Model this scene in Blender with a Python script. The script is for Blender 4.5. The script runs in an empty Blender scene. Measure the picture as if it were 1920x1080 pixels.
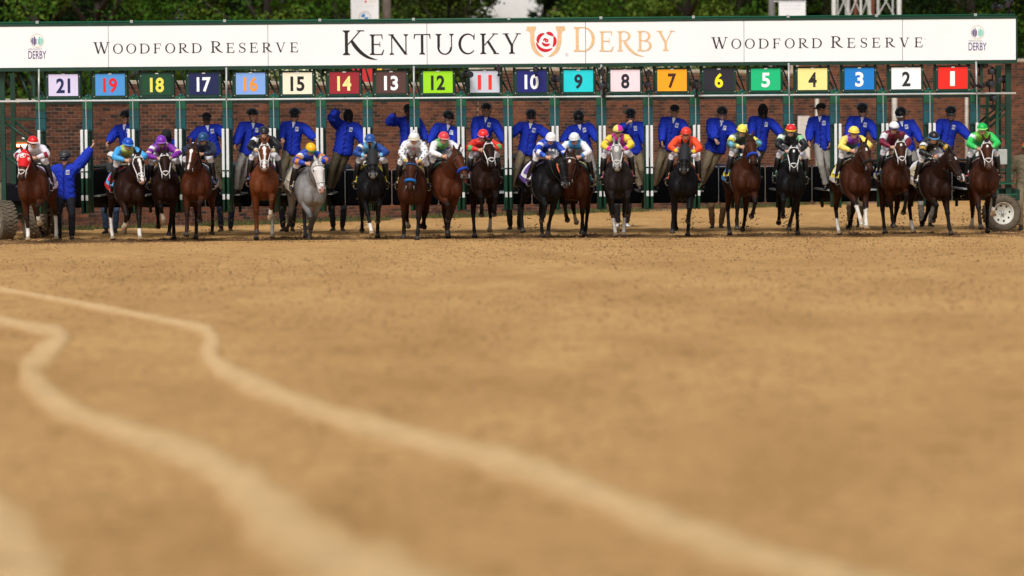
import bpy, math, random
import numpy as np
from mathutils import Matrix, Vector
random.seed(7)
rng = np.random.default_rng(7)
scene = bpy.context.scene
COL = scene.collection
R = math.radians
PI = math.pi

# ------------------------------------------------------------------ camera
FPX = 6109.0          # focal length in photograph pixels (1920 wide)
CAMY, CAMZ, HOR = -70.0, 2.16, 250.0
TILT = math.atan((540 - HOR) / FPX)
ROLL = R(0.46)
cd = bpy.data.cameras.new('camera')
cam = bpy.data.objects.new('camera', cd)
COL.objects.link(cam)
CM = Matrix.Rotation(PI / 2 - TILT, 4, 'X') @ Matrix.Rotation(-ROLL, 4, 'Z')
cam.matrix_world = Matrix.Translation((0, CAMY, CAMZ)) @ CM
cd.sensor_width = 36.0
cd.lens = FPX / 1920 * 36.0
cd.clip_start, cd.clip_end = 0.5, 3000
cd.dof.use_dof = True
cd.dof.focus_distance = 69.6
cd.dof.aperture_fstop = cd.lens / 150.0
scene.camera = cam

# ------------------------------------------------------------------ sky, sun, exposure
SUN_EL, SUN_AZ = R(47), R(194)      # azimuth measured clockwise from +Y
world = bpy.data.worlds.new('World')
scene.world = world
world.use_nodes = True
wn = world.node_tree
wn.nodes.clear()
sky = wn.nodes.new('ShaderNodeTexSky')
sky.sky_type = 'NISHITA'
sky.sun_disc = False
sky.sun_elevation = SUN_EL
sky.sun_rotation = SUN_AZ
sky.dust_density = 4.0
hs = wn.nodes.new('ShaderNodeHueSaturation')
hs.inputs['Saturation'].default_value = 0.35     # cloud cover
bg = wn.nodes.new('ShaderNodeBackground')
bg.inputs['Strength'].default_value = 0.064
wo = wn.nodes.new('ShaderNodeOutputWorld')
wn.links.new(sky.outputs[0], hs.inputs['Color'])
wn.links.new(hs.outputs[0], bg.inputs['Color'])
wn.links.new(bg.outputs[0], wo.inputs['Surface'])
sd = bpy.data.lights.new('sun', 'SUN')
sd.energy = 1.5
sd.angle = R(24)
sd.color = (1.0, 0.985, 0.96)
sun = bpy.data.objects.new('sun', sd)
COL.objects.link(sun)
sdir = Vector((math.sin(SUN_AZ) * math.cos(SUN_EL), math.cos(SUN_AZ) * math.cos(SUN_EL), math.sin(SUN_EL)))
sun.rotation_euler = (-sdir).to_track_quat('-Z', 'Y').to_euler()
vs = scene.view_settings
vs.view_transform = 'Standard'
vs.look = 'None'
vs.gamma = 1.0
vs.use_curve_mapping = False
vs.exposure = 0.72
scene.render.engine = 'CYCLES'
scene.cycles.use_denoising = True
scene.cycles.max_bounces = 6

# ------------------------------------------------------------------ pixel helpers (photograph pixels -> points in the place)
def ray(px, py):
    v = CM.to_3x3() @ Vector(((px - 960) / FPX, (540 - py) / FPX, -1.0))
    return v
def W(px, py, Y):
    v = ray(px, py)
    t = (Y - CAMY) / v.y
    return Vector((v.x * t, Y, CAMZ + v.z * t))
def G(px, py, z=0.0):
    v = ray(px, py)
    t = (z - CAMZ) / v.z
    return Vector((v.x * t, CAMY + v.y * t, z))
def gx(px, Y=0.0):
    return (px - 960) * (Y - CAMY) / FPX
def gz(py, Y=0.0):                 # height of a picture row at the centre column
    return CAMZ + (HOR - py) * (Y - CAMY) / FPX

# ------------------------------------------------------------------ colour and materials
def lin(c):
    return tuple((x / 12.92 if x <= 0.04045 else ((x + 0.055) / 1.055) ** 2.4) for x in c)
def S(r, g, b):
    return lin((r / 255, g / 255, b / 255))
MATS = {}
def mat(name, color=(0.5, 0.5, 0.5), rough=0.6, nscale=8.0, namt=0.12, metal=0.0, bump=0.0, bscale=40.0, attr=False, spec=0.4, emit=None):
    if name in MATS:
        return MATS[name]
    m = bpy.data.materials.new(name)
    m.use_nodes = True
    nt = m.node_tree
    b = nt.nodes['Principled BSDF']
    b.inputs['Roughness'].default_value = rough
    b.inputs['Metallic'].default_value = metal
    b.inputs['Specular IOR Level'].default_value = spec
    tc = nt.nodes.new('ShaderNodeTexCoord')
    nz = nt.nodes.new('ShaderNodeTexNoise')
    nz.inputs['Scale'].default_value = nscale
    nz.inputs['Detail'].default_value = 6
    nt.links.new(tc.outputs['Object'], nz.inputs['Vector'])
    mr = nt.nodes.new('ShaderNodeMapRange')
    mr.inputs['From Min'].default_value = 0.25
    mr.inputs['From Max'].default_value = 0.75
    mr.inputs['To Min'].default_value = 1 - namt
    mr.inputs['To Max'].default_value = 1 + namt
    nt.links.new(nz.outputs['Fac'], mr.inputs['Value'])
    mx = nt.nodes.new('ShaderNodeMix')
    mx.data_type = 'RGBA'
    mx.blend_type = 'MULTIPLY'
    mx.inputs['Factor'].default_value = 1.0
    if attr:
        at = nt.nodes.new('ShaderNodeAttribute')
        at.attribute_name = 'col'
        nt.links.new(at.outputs['Color'], mx.inputs['A'])
    else:
        mx.inputs['A'].default_value = (*color, 1)
    cmb = nt.nodes.new('ShaderNodeCombineColor')
    for k in range(3):
        nt.links.new(mr.outputs[0], cmb.inputs[k])
    nt.links.new(cmb.outputs[0], mx.inputs['B'])
    nt.links.new(mx.outputs['Result'], b.inputs['Base Color'])
    if bump > 0:
        n2 = nt.nodes.new('ShaderNodeTexNoise')
        n2.inputs['Scale'].default_value = bscale
        n2.inputs['Detail'].default_value = 4
        nt.links.new(tc.outputs['Object'], n2.inputs['Vector'])
        bp = nt.nodes.new('ShaderNodeBump')
        bp.inputs['Strength'].default_value = bump
        bp.inputs['Distance'].default_value = 0.02
        nt.links.new(n2.outputs['Fac'], bp.inputs['Height'])
        nt.links.new(bp.outputs[0], b.inputs['Normal'])
    if emit:
        b.inputs['Emission Color'].default_value = (*emit[0], 1)
        b.inputs['Emission Strength'].default_value = emit[1]
    MATS[name] = m
    return m
def flat(color, rough=0.6, tag='paint', namt=0.08, **k):
    key = tag + '_%02x%02x%02x' % tuple(min(255, int(c * 255)) for c in color) + '_%d' % int(rough * 100)
    return mat(key, color, rough, namt=namt, **k)

# ------------------------------------------------------------------ mesh helpers
def V3(p):
    return np.array((p[0], p[1], p[2]), float)
class MB:
    def __init__(self):
        self.v, self.f = [], []
    def add(self, vs, fs):
        o = len(self.v)
        self.v.extend([tuple(map(float, p)) for p in vs])
        self.f.extend([tuple(i + o for i in q) for q in fs])
        return self
    def bx(self, x0, x1, y0, y1, z0, z1):
        vs = [(x, y, z) for z in (z0, z1) for y in (y0, y1) for x in (x0, x1)]
        return self.add(vs, [(0, 2, 3, 1), (4, 5, 7, 6), (0, 1, 5, 4), (1, 3, 7, 5), (3, 2, 6, 7), (2, 0, 4, 6)])
    def bevbox(self, x0, x1, y0, y1, z0, z1, b):
        vs = []
        for (z, i) in ((z0, b), (z0 + b, 0), (z1 - b, 0), (z1, b)):
            for (cx, cy) in ((x0, y0), (x1, y0), (x1, y1), (x0, y1)):
                sx = 1 if cx == x0 else -1
                sy = 1 if cy == y0 else -1
                if (sx == 1) == (sy == 1):
                    vs += [(cx + sx * i, cy + sy * (i + b), z), (cx + sx * (i + b), cy + sy * i, z)]
                else:
                    vs += [(cx + sx * (i + b), cy + sy * i, z), (cx + sx * i, cy + sy * (i + b), z)]
        fs = [tuple(range(7, -1, -1)), tuple(range(24, 32))]
        for k in range(3):
            for j in range(8):
                a, c = k * 8 + j, k * 8 + (j + 1) % 8
                fs.append((a, c, c + 8, a + 8))
        return self.add(vs, fs)
    def loft(self, pts, side=None, n=12, caps=True):
        """pts: list of (centre, r_side, r_up); side: reference direction of r_side"""
        C = [V3(p[0]) for p in pts]
        m = len(C)
        T = []
        for i in range(m):
            a = C[max(i - 1, 0)]
            b = C[min(i + 1, m - 1)]
            d = b - a
            T.append(d / (np.linalg.norm(d) + 1e-9))
        if side is None:
            side = (1, 0, 0) if abs(T[0][0]) < 0.8 else (0, 1, 0)
        s = V3(side)
        vs = []
        for i in range(m):
            s2 = s - T[i] * s.dot(T[i])
            if np.linalg.norm(s2) < 1e-4:
                s2 = np.cross(T[i], (0, 0, 1.0))
            s2 /= np.linalg.norm(s2)
            s = s2
            u = np.cross(T[i], s2)
            for k in range(n):
                a = 2 * PI * k / n
                vs.append(C[i] + s2 * math.cos(a) * pts[i][1] + u * math.sin(a) * pts[i][2])
        fs = []
        for i in range(m - 1):
            for k in range(n):
                k2 = (k + 1) % n
                fs.append((i * n + k, i * n + k2, (i + 1) * n + k2, (i + 1) * n + k))
        if caps:
            fs.append(tuple(range(n - 1, -1, -1)))
            fs.append(tuple((m - 1) * n + k for k in range(n)))
        return self.add(vs, fs)
    def tube(self, p0, p1, r, n=8, r1=None):
        return self.loft([(p0, r, r), (p1, r if r1 is None else r1, r if r1 is None else r1)], n=n)
    def path(self, pts, r, n=6):
        return self.loft([(p, r, r) for p in pts], n=n)
    def ring(self, pts, r, n=6):
        """closed tube"""
        C = [V3(p) for p in pts]
        m = len(C)
        ctr = sum(C) / m
        vs = []
        for i in range(m):
            t = C[(i + 1) % m] - C[i - 1]
            t /= np.linalg.norm(t) + 1e-9
            o = C[i] - ctr
            o = o - t * o.dot(t)
            o /= np.linalg.norm(o) + 1e-9
            u = np.cross(t, o)
            for k in range(n):
                a = 2 * PI * k / n
                vs.append(C[i] + o * math.cos(a) * r + u * math.sin(a) * r)
        fs = []
        for i in range(m):
            j = (i + 1) % m
            for k in range(n):
                k2 = (k + 1) % n
                fs.append((i * n + k, i * n + k2, j * n + k2, j * n + k))
        return self.add(vs, fs)
    def ball(self, c, rx, ry=None, rz=None, n=12, m=8, z0=-1.0, rot=None):
        ry = rx if ry is None else ry
        rz = rx if rz is None else rz
        c = V3(c)
        vs = []
        a0 = math.asin(max(-1, z0))
        for i in range(m + 1):
            ph = a0 + (PI / 2 - a0) * i / m
            for k in range(n):
                th = 2 * PI * k / n
                p = np.array((math.cos(th) * math.cos(ph) * rx, math.sin(th) * math.cos(ph) * ry, math.sin(ph) * rz))
                if rot is not None:
                    p = rot @ p
                vs.append(c + p)
        fs = []
        for i in range(m):
            for k in range(n):
                k2 = (k + 1) % n
                fs.append((i * n + k, i * n + k2, (i + 1) * n + k2, (i + 1) * n + k))
        fs.append(tuple(range(n - 1, -1, -1)))
        return self.add(vs, fs)
    def prism(self, outline, y0, y1):
        """outline in x,z; extruded along y"""
        n = len(outline)
        vs = [(x, y0, z) for x, z in outline] + [(x, y1, z) for x, z in outline]
        fs = [tuple(range(n)), tuple(range(2 * n - 1, n - 1, -1))]
        for k in range(n):
            k2 = (k + 1) % n
            fs.append((k2, k, k + n, k2 + n))
        return self.add(vs, fs)
    def lathe(self, prof, n=24, axis='y', c=(0, 0, 0)):
        """prof: (r, h) pairs turned about an axis through c"""
        vs = []
        for r, h in prof:
            for k in range(n):
                a = 2 * PI * k / n
                if axis == 'y':
                    p = (r * math.cos(a), h, r * math.sin(a))
                elif axis == 'z':
                    p = (r * math.cos(a), r * math.sin(a), h)
                else:
                    p = (h, r * math.cos(a), r * math.sin(a))
                vs.append((p[0] + c[0], p[1] + c[1], p[2] + c[2]))
        fs = []
        for i in range(len(prof) - 1):
            for k in range(n):
                k2 = (k + 1) % n
                fs.append((i * n + k, i * n + k2, (i + 1) * n + k2, (i + 1) * n + k))
        return self.add(vs, fs)
    def mesh(self, name='mesh', smooth=False):
        me = bpy.data.meshes.new(name)
        me.from_pydata(self.v, [], self.f)
        me.update()
        if smooth:
            me.polygons.foreach_set('use_smooth', [True] * len(me.polygons))
        return me
    def build(self, name, m, parent=None, smooth=False, loc=None):
        me = self.mesh(name, smooth)
        me.materials.append(m)
        return place(name, me, parent, loc)
def place(name, me, parent=None, loc=None, rotz=None):
    o = bpy.data.objects.new(name, me)
    COL.objects.link(o)
    if parent is not None:
        o.parent = parent
    if loc is not None:
        o.location = loc
    if rotz is not None:
        o.rotation_euler = (0, 0, rotz)
    return o
def thing(name, label, cat, loc=(0, 0, 0), rotz=0.0, group=None):
    o = bpy.data.objects.new(name, None)
    COL.objects.link(o)
    o.empty_display_size = 0.2
    o.location = loc
    o.rotation_euler = (0, 0, rotz)
    return tag(o, label, cat, group)
def tag(o, label=None, cat=None, group=None, kind=None):
    if label:
        o['label'] = label
    if cat:
        o['category'] = cat
    if group:
        o['group'] = group
    if kind:
        o['kind'] = kind
    return o
TMP = bpy.data.scenes.new('workbench')
def fuse(mb, voxel, smooth=3, name='body'):
    """weld overlapping lofts into one continuous skin"""
    me = mb.mesh('tmp')
    bmo = bpy.data.objects.new('tmp', me)
    TMP.collection.objects.link(bmo)
    rm = bmo.modifiers.new('r', 'REMESH')
    rm.mode = 'VOXEL'
    rm.voxel_size = voxel
    if smooth:
        sm = bmo.modifiers.new('s', 'SMOOTH')
        sm.factor = 0.5
        sm.iterations = smooth
    vl = TMP.view_layers[0]
    vl.update()
    dg = vl.depsgraph
    dg.update()
    out = bpy.data.meshes.new_from_object(bmo.evaluated_get(dg))
    out.name = name
    bpy.data.objects.remove(bmo)
    bpy.data.meshes.remove(me)
    out.polygons.foreach_set('use_smooth', [True] * len(out.polygons))
    return out
def coords(me):
    a = np.empty(len(me.vertices) * 3)
    me.vertices.foreach_get('co', a)
    return a.reshape(-1, 3)
def setcol(me, c):
    at = me.color_attributes.new('col', 'FLOAT_COLOR', 'POINT')
    a = np.ones((len(c), 4))
    a[:, :3] = c
    at.data.foreach_set('color', a.ravel())
def segdist(P, a, b):
    a, b = V3(a), V3(b)
    d = b - a
    t = np.clip(((P - a) @ d) / (d @ d + 1e-9), 0, 1)
    q = a + t[:, None] * d
    return np.linalg.norm(P - q, axis=1), t

# ================================================================== SETTING
# ------------------------------------------------------------------ ground
def vnoise(x, y, seed=0):
    r = np.random.default_rng(seed)
    t = r.random((64, 64))
    xi, yi = np.floor(x).astype(int), np.floor(y).astype(int)
    fx, fy = x - xi, y - yi
    fx, fy = fx * fx * (3 - 2 * fx), fy * fy * (3 - 2 * fy)
    g = lambda i, j: t[i % 64, j % 64]
    return (g(xi, yi) * (1 - fx) + g(xi + 1, yi) * fx) * (1 - fy) + (g(xi, yi + 1) * (1 - fx) + g(xi + 1, yi + 1) * fx) * fy
_ex = [gx(p, -3) for p in (-400, 40, 400, 680, 1100, 1400, 1800, 2300)]
_ey = [CAMY + d for d in (65.8, 66.0, 66.7, 67.1, 67.0, 66.5, 65.6, 65.2)]
def edge_y(x):
    return np.interp(x, _ex, _ey)
def ground_h(x, y):
    e = edge_y(x) + 0.25 * (vnoise(x * 1.3, y * 0.0, 3) - 0.5)
    s = np.clip((y - e) / 0.25, 0, 1)
    drop = -0.035 * s * s * (3 - 2 * s)
    back = np.clip((y - e) / 1.5, 0, 1)
    h = drop + 0.03 * (vnoise(x * 2.2, y * 2.2, 4) - 0.5) * (0.25 + back) + 0.02 * (vnoise(x * 6, y * 6, 5) - 0.5) * (0.2 + back)
    # berm scraped up behind the hooves
    h = h + 0.05 * np.exp(-((y - e - 1.9) / 0.28) ** 2) * vnoise(x * 1.7, y * 0, 9)
    h = h + 0.022 * (vnoise(x * 0.35, y * 0.12, 6) - 0.5) * np.clip((-y - 6) / 20, 0, 1)
    # verge rising towards the wall
    return h
def gridmesh(xs, ys):
    X, Y = np.meshgrid(xs, ys)
    Z = ground_h(X, Y)
    nx, ny = len(xs), len(ys)
    v = np.stack([X, Y, Z], -1).reshape(-1, 3)
    i = np.arange(nx * ny).reshape(ny, nx)
    f = np.stack([i[:-1, :-1], i[:-1, 1:], i[1:, 1:], i[1:, :-1]], -1).reshape(-1, 4)
    return v, f
xs = np.concatenate([[-600, -200, -80, -40, -25], np.arange(-16, 16.01, 0.16), [25, 40, 80, 200, 600]])
ys = np.concatenate([[-400, -150, -90], np.arange(-70, -8, 0.8), np.arange(-8, 4.0, 0.09), np.arange(4, 40, 2.0), [60, 100, 200, 500, 1200]])
gv, gf = gridmesh(xs, ys)
gme = bpy.data.meshes.new('ground')
gme.from_pydata(gv.tolist(), [], gf.tolist())
gme.polygons.foreach_set('use_smooth', [True] * len(gme.polygons))

def sand_material(name, dry, wet, speck, bias):
    m = bpy.data.materials.new(name)
    m.use_nodes = True
    nt = m.node_tree
    N, L = nt.nodes, nt.links
    b = N['Principled BSDF']
    b.inputs['Roughness'].default_value = 0.95
    b.inputs['Specular IOR Level'].default_value = 0.1
    tc = N.new('ShaderNodeTexCoord')
    def noise(scale, detail, sy=1.0, rough=0.55):
        mp = N.new('ShaderNodeMapping')
        mp.inputs['Scale'].default_value = (1, sy, 1)
        L.new(tc.outputs['Object'], mp.inputs['Vector'])
        n = N.new('ShaderNodeTexNoise')
        n.inputs['Scale'].default_value = scale
        n.inputs['Detail'].default_value = detail
        n.inputs['Roughness'].default_value = rough
        L.new(mp.outputs[0], n.inputs['Vector'])
        return n.outputs['Fac']
    def ramp(src, a, bb):
        r = N.new('ShaderNodeMapRange')
        r.inputs['From Min'].default_value = a
        r.inputs['From Max'].default_value = bb
        L.new(src, r.inputs['Value'])
        return r.outputs[0]
    def mix(fac, A, B):
        x = N.new('ShaderNodeMix')
        x.data_type = 'RGBA'
        L.new(fac, x.inputs['Factor'])
        if isinstance(A, tuple):
            x.inputs['A'].default_value = (*A, 1)
        else:
            L.new(A, x.inputs['A'])
        x.inputs['B'].default_value = (*B, 1)
        return x.outputs['Result']
    big = ramp(noise(0.45, 4, 0.35), 0.40 + bias, 0.72 + bias)      # damp patches
    mid = ramp(noise(3.2, 5, 0.5), 0.48, 0.75)
    c = mix(big, dry, wet)
    c = mix(mid, c, tuple(0.55 * a + 0.45 * d for a, d in zip(wet, dry)))
    cl_ = ramp(noise(2.6, 7, 0.8, 0.68), 0.53, 0.70)
    c = mix(cl_, c, tuple(0.66 * a for a in wet))
    gr_ = ramp(noise(8.5, 7, 0.9, 0.75), 0.50, 0.66)
    c = mix(gr_, c, tuple(0.60 * a for a in wet))
    fine = ramp(noise(21, 6, 0.7, 0.75), 0.52, 0.64)
    mulb = N.new('ShaderNodeMath')
    mulb.operation = 'MULTIPLY'
    L.new(fine, mulb.inputs[0])
    L.new(ramp(noise(0.8, 3, 0.4), 0.35, 0.65), mulb.inputs[1])
    c = mix(mulb.outputs[0], c, speck)
    if name == 'track_sand':
        # damp churned soil under the gate, by distance along the track
        sx = N.new('ShaderNodeSeparateXYZ')
        L.new(tc.outputs['Object'], sx.inputs[0])
        ad = N.new('ShaderNodeMath')
        ad.operation = 'ADD'
        L.new(sx.outputs['Y'], ad.inputs[0])
        L.new(noise(1.1, 4), ad.inputs[1])
        r1 = ramp(ad.outputs[0], -2.5, -2.1)
        r2 = N.new('ShaderNodeMapRange')
        r2.inputs['From Min'].default_value = -0.9
        r2.inputs['From Max'].default_value = -0.2
        r2.inputs['To Min'].default_value = 1
        r2.inputs['To Max'].default_value = 0
        L.new(ad.outputs[0], r2.inputs['Value'])
        mm = N.new('ShaderNodeMath')
        mm.operation = 'MULTIPLY'
        L.new(r1, mm.inputs[0])
        L.new(r2.outputs[0], mm.inputs[1])
        m2 = N.new('ShaderNodeMath')
        m2.operation = 'MULTIPLY'
        L.new(mm.outputs[0], m2.inputs[0])
        L.new(ramp(noise(2.4, 5), 0.30, 0.50), m2.inputs[1])
        c = mix(m2.outputs[0], c, (0.17, 0.095, 0.042))
    if name == 'dry_sand':      # windrow thins out into the track's own sand at its edges
        at = N.new('ShaderNodeAttribute')
        at.attribute_name = 'col'
        ad = N.new('ShaderNodeMath')
        ad.operation = 'ADD'
        L.new(at.outputs['Fac'], ad.inputs[0])
        L.new(noise(5, 5), ad.inputs[1])
        ff = ramp(ad.outputs[0], 0.55, 1.20)
        x = N.new('ShaderNodeMix')
        x.data_type = 'RGBA'
        L.new(ff, x.inputs['Factor'])
        x.inputs['A'].default_value = (0.49, 0.28, 0.104, 1)
        L.new(c, x.inputs['B'])
        c = x.outputs['Result']
    L.new(c, b.inputs['Base Color'])
    bp = N.new('ShaderNodeBump')
    bp.inputs['Strength'].default_value = 0.8
    bp.inputs['Distance'].default_value = 0.03
    L.new(noise(18, 8, 1, 0.7), bp.inputs['Height'])
    L.new(bp.outputs[0], b.inputs['Normal'])
    return m
SAND = sand_material('track_sand', (0.62, 0.365, 0.142), (0.455, 0.25, 0.090), (0.12, 0.058, 0.022), 0.02)
gme.materials.append(SAND)
tag(place('ground', gme), kind='structure')

# windrows of paler dry sand left by the harrow, lying on the track
DRY = sand_material('dry_sand', (0.74, 0.495, 0.245), (0.68, 0.445, 0.21), (0.60, 0.38, 0.16), 0.1)
def catmull(P, n):
    P = np.array(P, float)
    out = []
    for i in range(len(P) - 1):
        p0, p1, p2, p3 = P[max(i - 1, 0)], P[i], P[i + 1], P[min(i + 2, len(P) - 1)]
        for k in range(n):
            t = k / n
            out.append(0.5 * ((2 * p1) + (-p0 + p2) * t + (2 * p0 - 5 * p1 + 4 * p2 - p3) * t * t + (-p0 + 3 * p1 - 3 * p2 + p3) * t ** 3))
    out.append(P[-1])
    return np.array(out)
def windrow(pts, hgt):
    c = catmull(pts, 8)
    mb = MB()
    prof = [(-1, -0.010), (-0.8, 0.006), (-0.45, 0.75 * hgt), (0, hgt), (0.45, 0.75 * hgt), (0.8, 0.006), (1, -0.010)]
    vs, k = [], len(prof)
    for i in range(len(c)):
        t = c[min(i + 1, len(c) - 1), :2] - c[max(i - 1, 0), :2]
        t /= np.linalg.norm(t) + 1e-9
        nrm = np.array((-t[1], t[0]))
        w = c[i, 2] * 0.66 * (0.95 + 0.10 * math.sin(i * 0.35) + 0.04 * math.sin(i * 1.1))
        for s, z in prof:
            p = c[i, :2] + nrm * w * (s + (0.10 * math.sin(i * 0.8 + s * 2) if abs(s) > 0.6 else 0))
            g = G(p[0], p[1])
            vs.append((g.x, g.y, z + float(ground_h(np.array(g.x), np.array(g.y))) * 1.0))
    fs = [(i * k + j, (i + 1) * k + j, (i + 1) * k + j + 1, i * k + j + 1) for i in range(len(c) - 1) for j in range(k - 1)]
    mb.add(vs, fs)
    o = mb.build('sand_windrow', DRY, smooth=True)
    setcol(o.data, np.tile(np.array([max(0, 1 - abs(s)) for s, z in prof])[:, None], (len(c), 3)))
    return tag(o, kind='structure')
windrow([(-220, 508, 8), (0, 543, 9), (100, 561, 11), (200, 580, 13), (300, 600, 15), (366, 614, 20), (388, 622, 30), (397, 640, 36), (394, 668, 38), (425, 697, 40), (500, 733, 42), (600, 772, 44),
         (720, 808, 46), (850, 842, 50), (960, 870, 56), (1100, 922, 62), (1250, 985, 64), (1400, 1038, 66), (1550, 1082, 68), (1750, 1140, 70)], 0.03)
windrow([(-220, 560, 12), (0, 602, 20), (60, 614, 24), (104, 624, 30), (116, 634, 34), (84, 664, 42), (56, 692, 46), (66, 722, 48), (130, 772, 48), (250, 818, 54), (380, 866, 66), (465, 925, 104), (530, 990, 124),
         (615, 1045, 136), (730, 1100, 140), (900, 1170, 140)], 0.03)
windrow([(-260, 850, 90), (-80, 925, 110), (0, 1000, 130), (40, 1080, 150), (90, 1180, 150)], 0.03)

# clods of soil lying on the track: too many to count
def clods(name, n, gen, label, smin, smax, m):
    base = np.array([(1, 0, 0), (-1, 0, 0), (0, 1, 0), (0, -1, 0), (0, 0, 1), (0, 0, -1)], float)
    fc = np.array([(0, 2, 4), (2, 1, 4), (1, 3, 4), (3, 0, 4), (2, 0, 5), (1, 2, 5), (3, 1, 5), (0, 3, 5)])
    P = gen(n)
    n = len(P)
    s = smin + (smax - smin) * rng.random(n) ** 3
    v = base[None] * s[:, None, None] * (0.55 + 0.9 * rng.random((n, 6, 1)))
    v[:, :, 2] *= 0.7
    a = rng.random(n) * 6.28
    ca, sa = np.cos(a)[:, None], np.sin(a)[:, None]
    x, y = v[:, :, 0] * ca - v[:, :, 1] * sa, v[:, :, 0] * sa + v[:, :, 1] * ca
    v = np.stack([x, y, v[:, :, 2]], -1) + P[:, None, :]
    f = fc[None] + (np.arange(n) * 6)[:, None, None]
    me = bpy.data.meshes.new(name)
    me.from_pydata(v.reshape(-1, 3).tolist(), [], f.reshape(-1, 3).tolist())
    me.materials.append(m)
    o = place(name, me)
    return tag(o, label, 'soil', kind='stuff')
SOIL = mat('damp_soil', (0.17, 0.092, 0.040), 0.95, 6, 0.35)
def gen_track(n):
    y = -66 + 64 * rng.random(n) ** 0.45
    y = np.where(rng.random(n) < 0.35, -4.5 + 4.5 * rng.random(n), y)
    x = (rng.random(n) - 0.5) * 2 * (0.165 * (y + 72) + 1.2)
    k = vnoise(x * 0.5, y * 0.28, 21) + 0.4 * rng.random(n)
    x, y = x[k > 0.55], y[k > 0.55]
    return np.stack([x, y, ground_h(x, y) + 0.004], -1)
clods('loose_clods', 45000, gen_track, 'dark clods of soil scattered over the sandy racetrack', 0.004, 0.020, SOIL)

def gen_churn(n):
    x = (rng.random(n) - 0.5) * 24
    y = -3.1 + 3.4 * rng.random(n)
    k = vnoise(x * 1.1, y * 1.5, 23) + 0.3 * rng.random(n)
    x, y = x[k > 0.6], y[k > 0.6]
    return np.stack([x, y, ground_h(x, y) + 0.006], -1)
clods('churned_soil', 4500, gen_churn, 'dark churned clods strewn under the horses before the gate', 0.010, 0.050, SOIL)
# ------------------------------------------------------------------ brick wall
WA = Vector((gx(-260, 74.2 + CAMY), 74.2 + CAMY, 0))
def wall_d(px):
    t = (px + 420) / 2770.0
    return 1.0 / ((1 - t) / 71.0 + t / 114.0)
def wall_pt(px):
    d = wall_d(px)
    return Vector((gx(px, d + CAMY), d + CAMY, 0))
wp0, wp1 = wall_pt(-420), wall_pt(2350)
wdir = (wp1 - wp0)
WLEN = wdir.length
wdir.normalize()
wrot = math.atan2(wdir.y, wdir.x)
wall = thing('brick_wall', 'long red brick wall with pale stone coping behind the starting gate', 'wall', (wp0.x, wp0.y, 0), wrot)
MORT = mat('mortar', (0.40, 0.31, 0.23), 0.95, 20, 0.2)
STONE = mat('coping_stone', (0.52, 0.46, 0.36), 0.85, 6, 0.2, bump=0.3)
BRICKS = [mat('brick_red', (0.15, 0.056, 0.033), 0.85, 1.4, 0.5, bump=0.4), mat('brick_orange', (0.20, 0.071, 0.036), 0.85, 1.4, 0.45, bump=0.4),
          mat('brick_brown', (0.082, 0.036, 0.025), 0.85, 1.4, 0.5, bump=0.4), mat('brick_dark', (0.045, 0.026, 0.023), 0.85, 9, 0.4, bump=0.4)]
def loc_of(px):      # distance along the wall for a picture column
    return (wall_pt(px) - wp0).length
secs = [(0, loc_of(240), 2.95), (loc_of(240), loc_of(900), 3.40), (loc_of(900), loc_of(1500), 3.83), (loc_of(1500), WLEN, 4.30)]
CH, CL, JT = 0.084, 0.236, 0.019
bv = MB().bevbox(0, CL - JT, -0.012, 0.05, 0, CH - JT, 0.003)
brick_me = []
for k, m in enumerate(BRICKS):
    me = bv.mesh('brick')
    me.materials.append(m)
    brick_me.append(me)
single = []
rest = [[], [], [], []]
cut = []
for (s0, s1, top) in secs:
    core = MB().bx(s0, s1, 0.0, 0.34, -0.3, top)
    core.build('mortar_core', MORT, wall)
    MB().bevbox(s0 - 0.02, s1 + 0.02, -0.05, 0.40, top + 0.002, top + 0.10, 0.012).build('coping', STONE, wall)
    rows = int(top / CH)
    for r in range(rows):
        z = 0.006 + r * CH
        off = (r % 2) * CL / 2
        x = s0 + off - CL
        while x < s1 - 0.02:
            if x < s0 - 0.001 or x + CL - JT > s1 + 0.001:
                xa, xb = max(x, s0 + 0.002), min(x + CL - JT, s1 - 0.002)
                if xb - xa > 0.03:
                    cut.append((xa, xb, z))
            else:
                q = random.random()
                t = vnoise(np.array(x * 0.8), np.array(z * 1.4), 13)
                k = 0 if q < 0.42 else 1 if q < 0.42 + 0.34 * t * 1.6 else 2 if q < 0.92 else 3
                # the patch of wall at the picture's left, in the widest clear openings, is laid brick by brick
                pxa = 120 + (WLEN and 0)
                if s0 == secs[0][0] and loc_of(95) < x < loc_of(168) and 1.05 < z < 2.9 and len(single) < 300:
                    single.append((x, z, k))
                elif s0 == secs[1][0] and loc_of(258) < x < loc_of(430) and 1.75 < z < 3.0 and len(single) < 300:
                    single.append((x, z, k))
                else:
                    rest[k].append((x, z))
            x += CL
bvv = np.array(bv.v)
for (x, z, k) in single:
    place('brick', brick_me[k], wall, (x, 0.0 + random.uniform(-0.003, 0.003), z))
bsimple = MB().bx(0, CL - JT, -0.012, 0.03, 0, CH - JT)
sv, sf = np.array(bsimple.v), np.array(bsimple.f)
for k in range(4):
    A = np.array([(x, random.uniform(-0.004, 0.004), z) for x, z in rest[k]])
    v = (sv[None] + A[:, None, :]).reshape(-1, 3)
    f = (sf[None] + (np.arange(len(A)) * 8)[:, None, None]).reshape(-1, 4)
    me = bpy.data.meshes.new('brickwork')
    me.from_pydata(v.tolist(), [], f.tolist())
    me.materials.append(BRICKS[k])
    tag(place('brickwork', me, wall), kind='stuff')

cb = MB()
for xa, xb, z in cut:
    cb.bx(xa, xb, -0.012, 0.03, z, z + CH - JT)
tag(cb.build('cut_brickwork', BRICKS[2], wall), kind='stuff')
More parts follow.
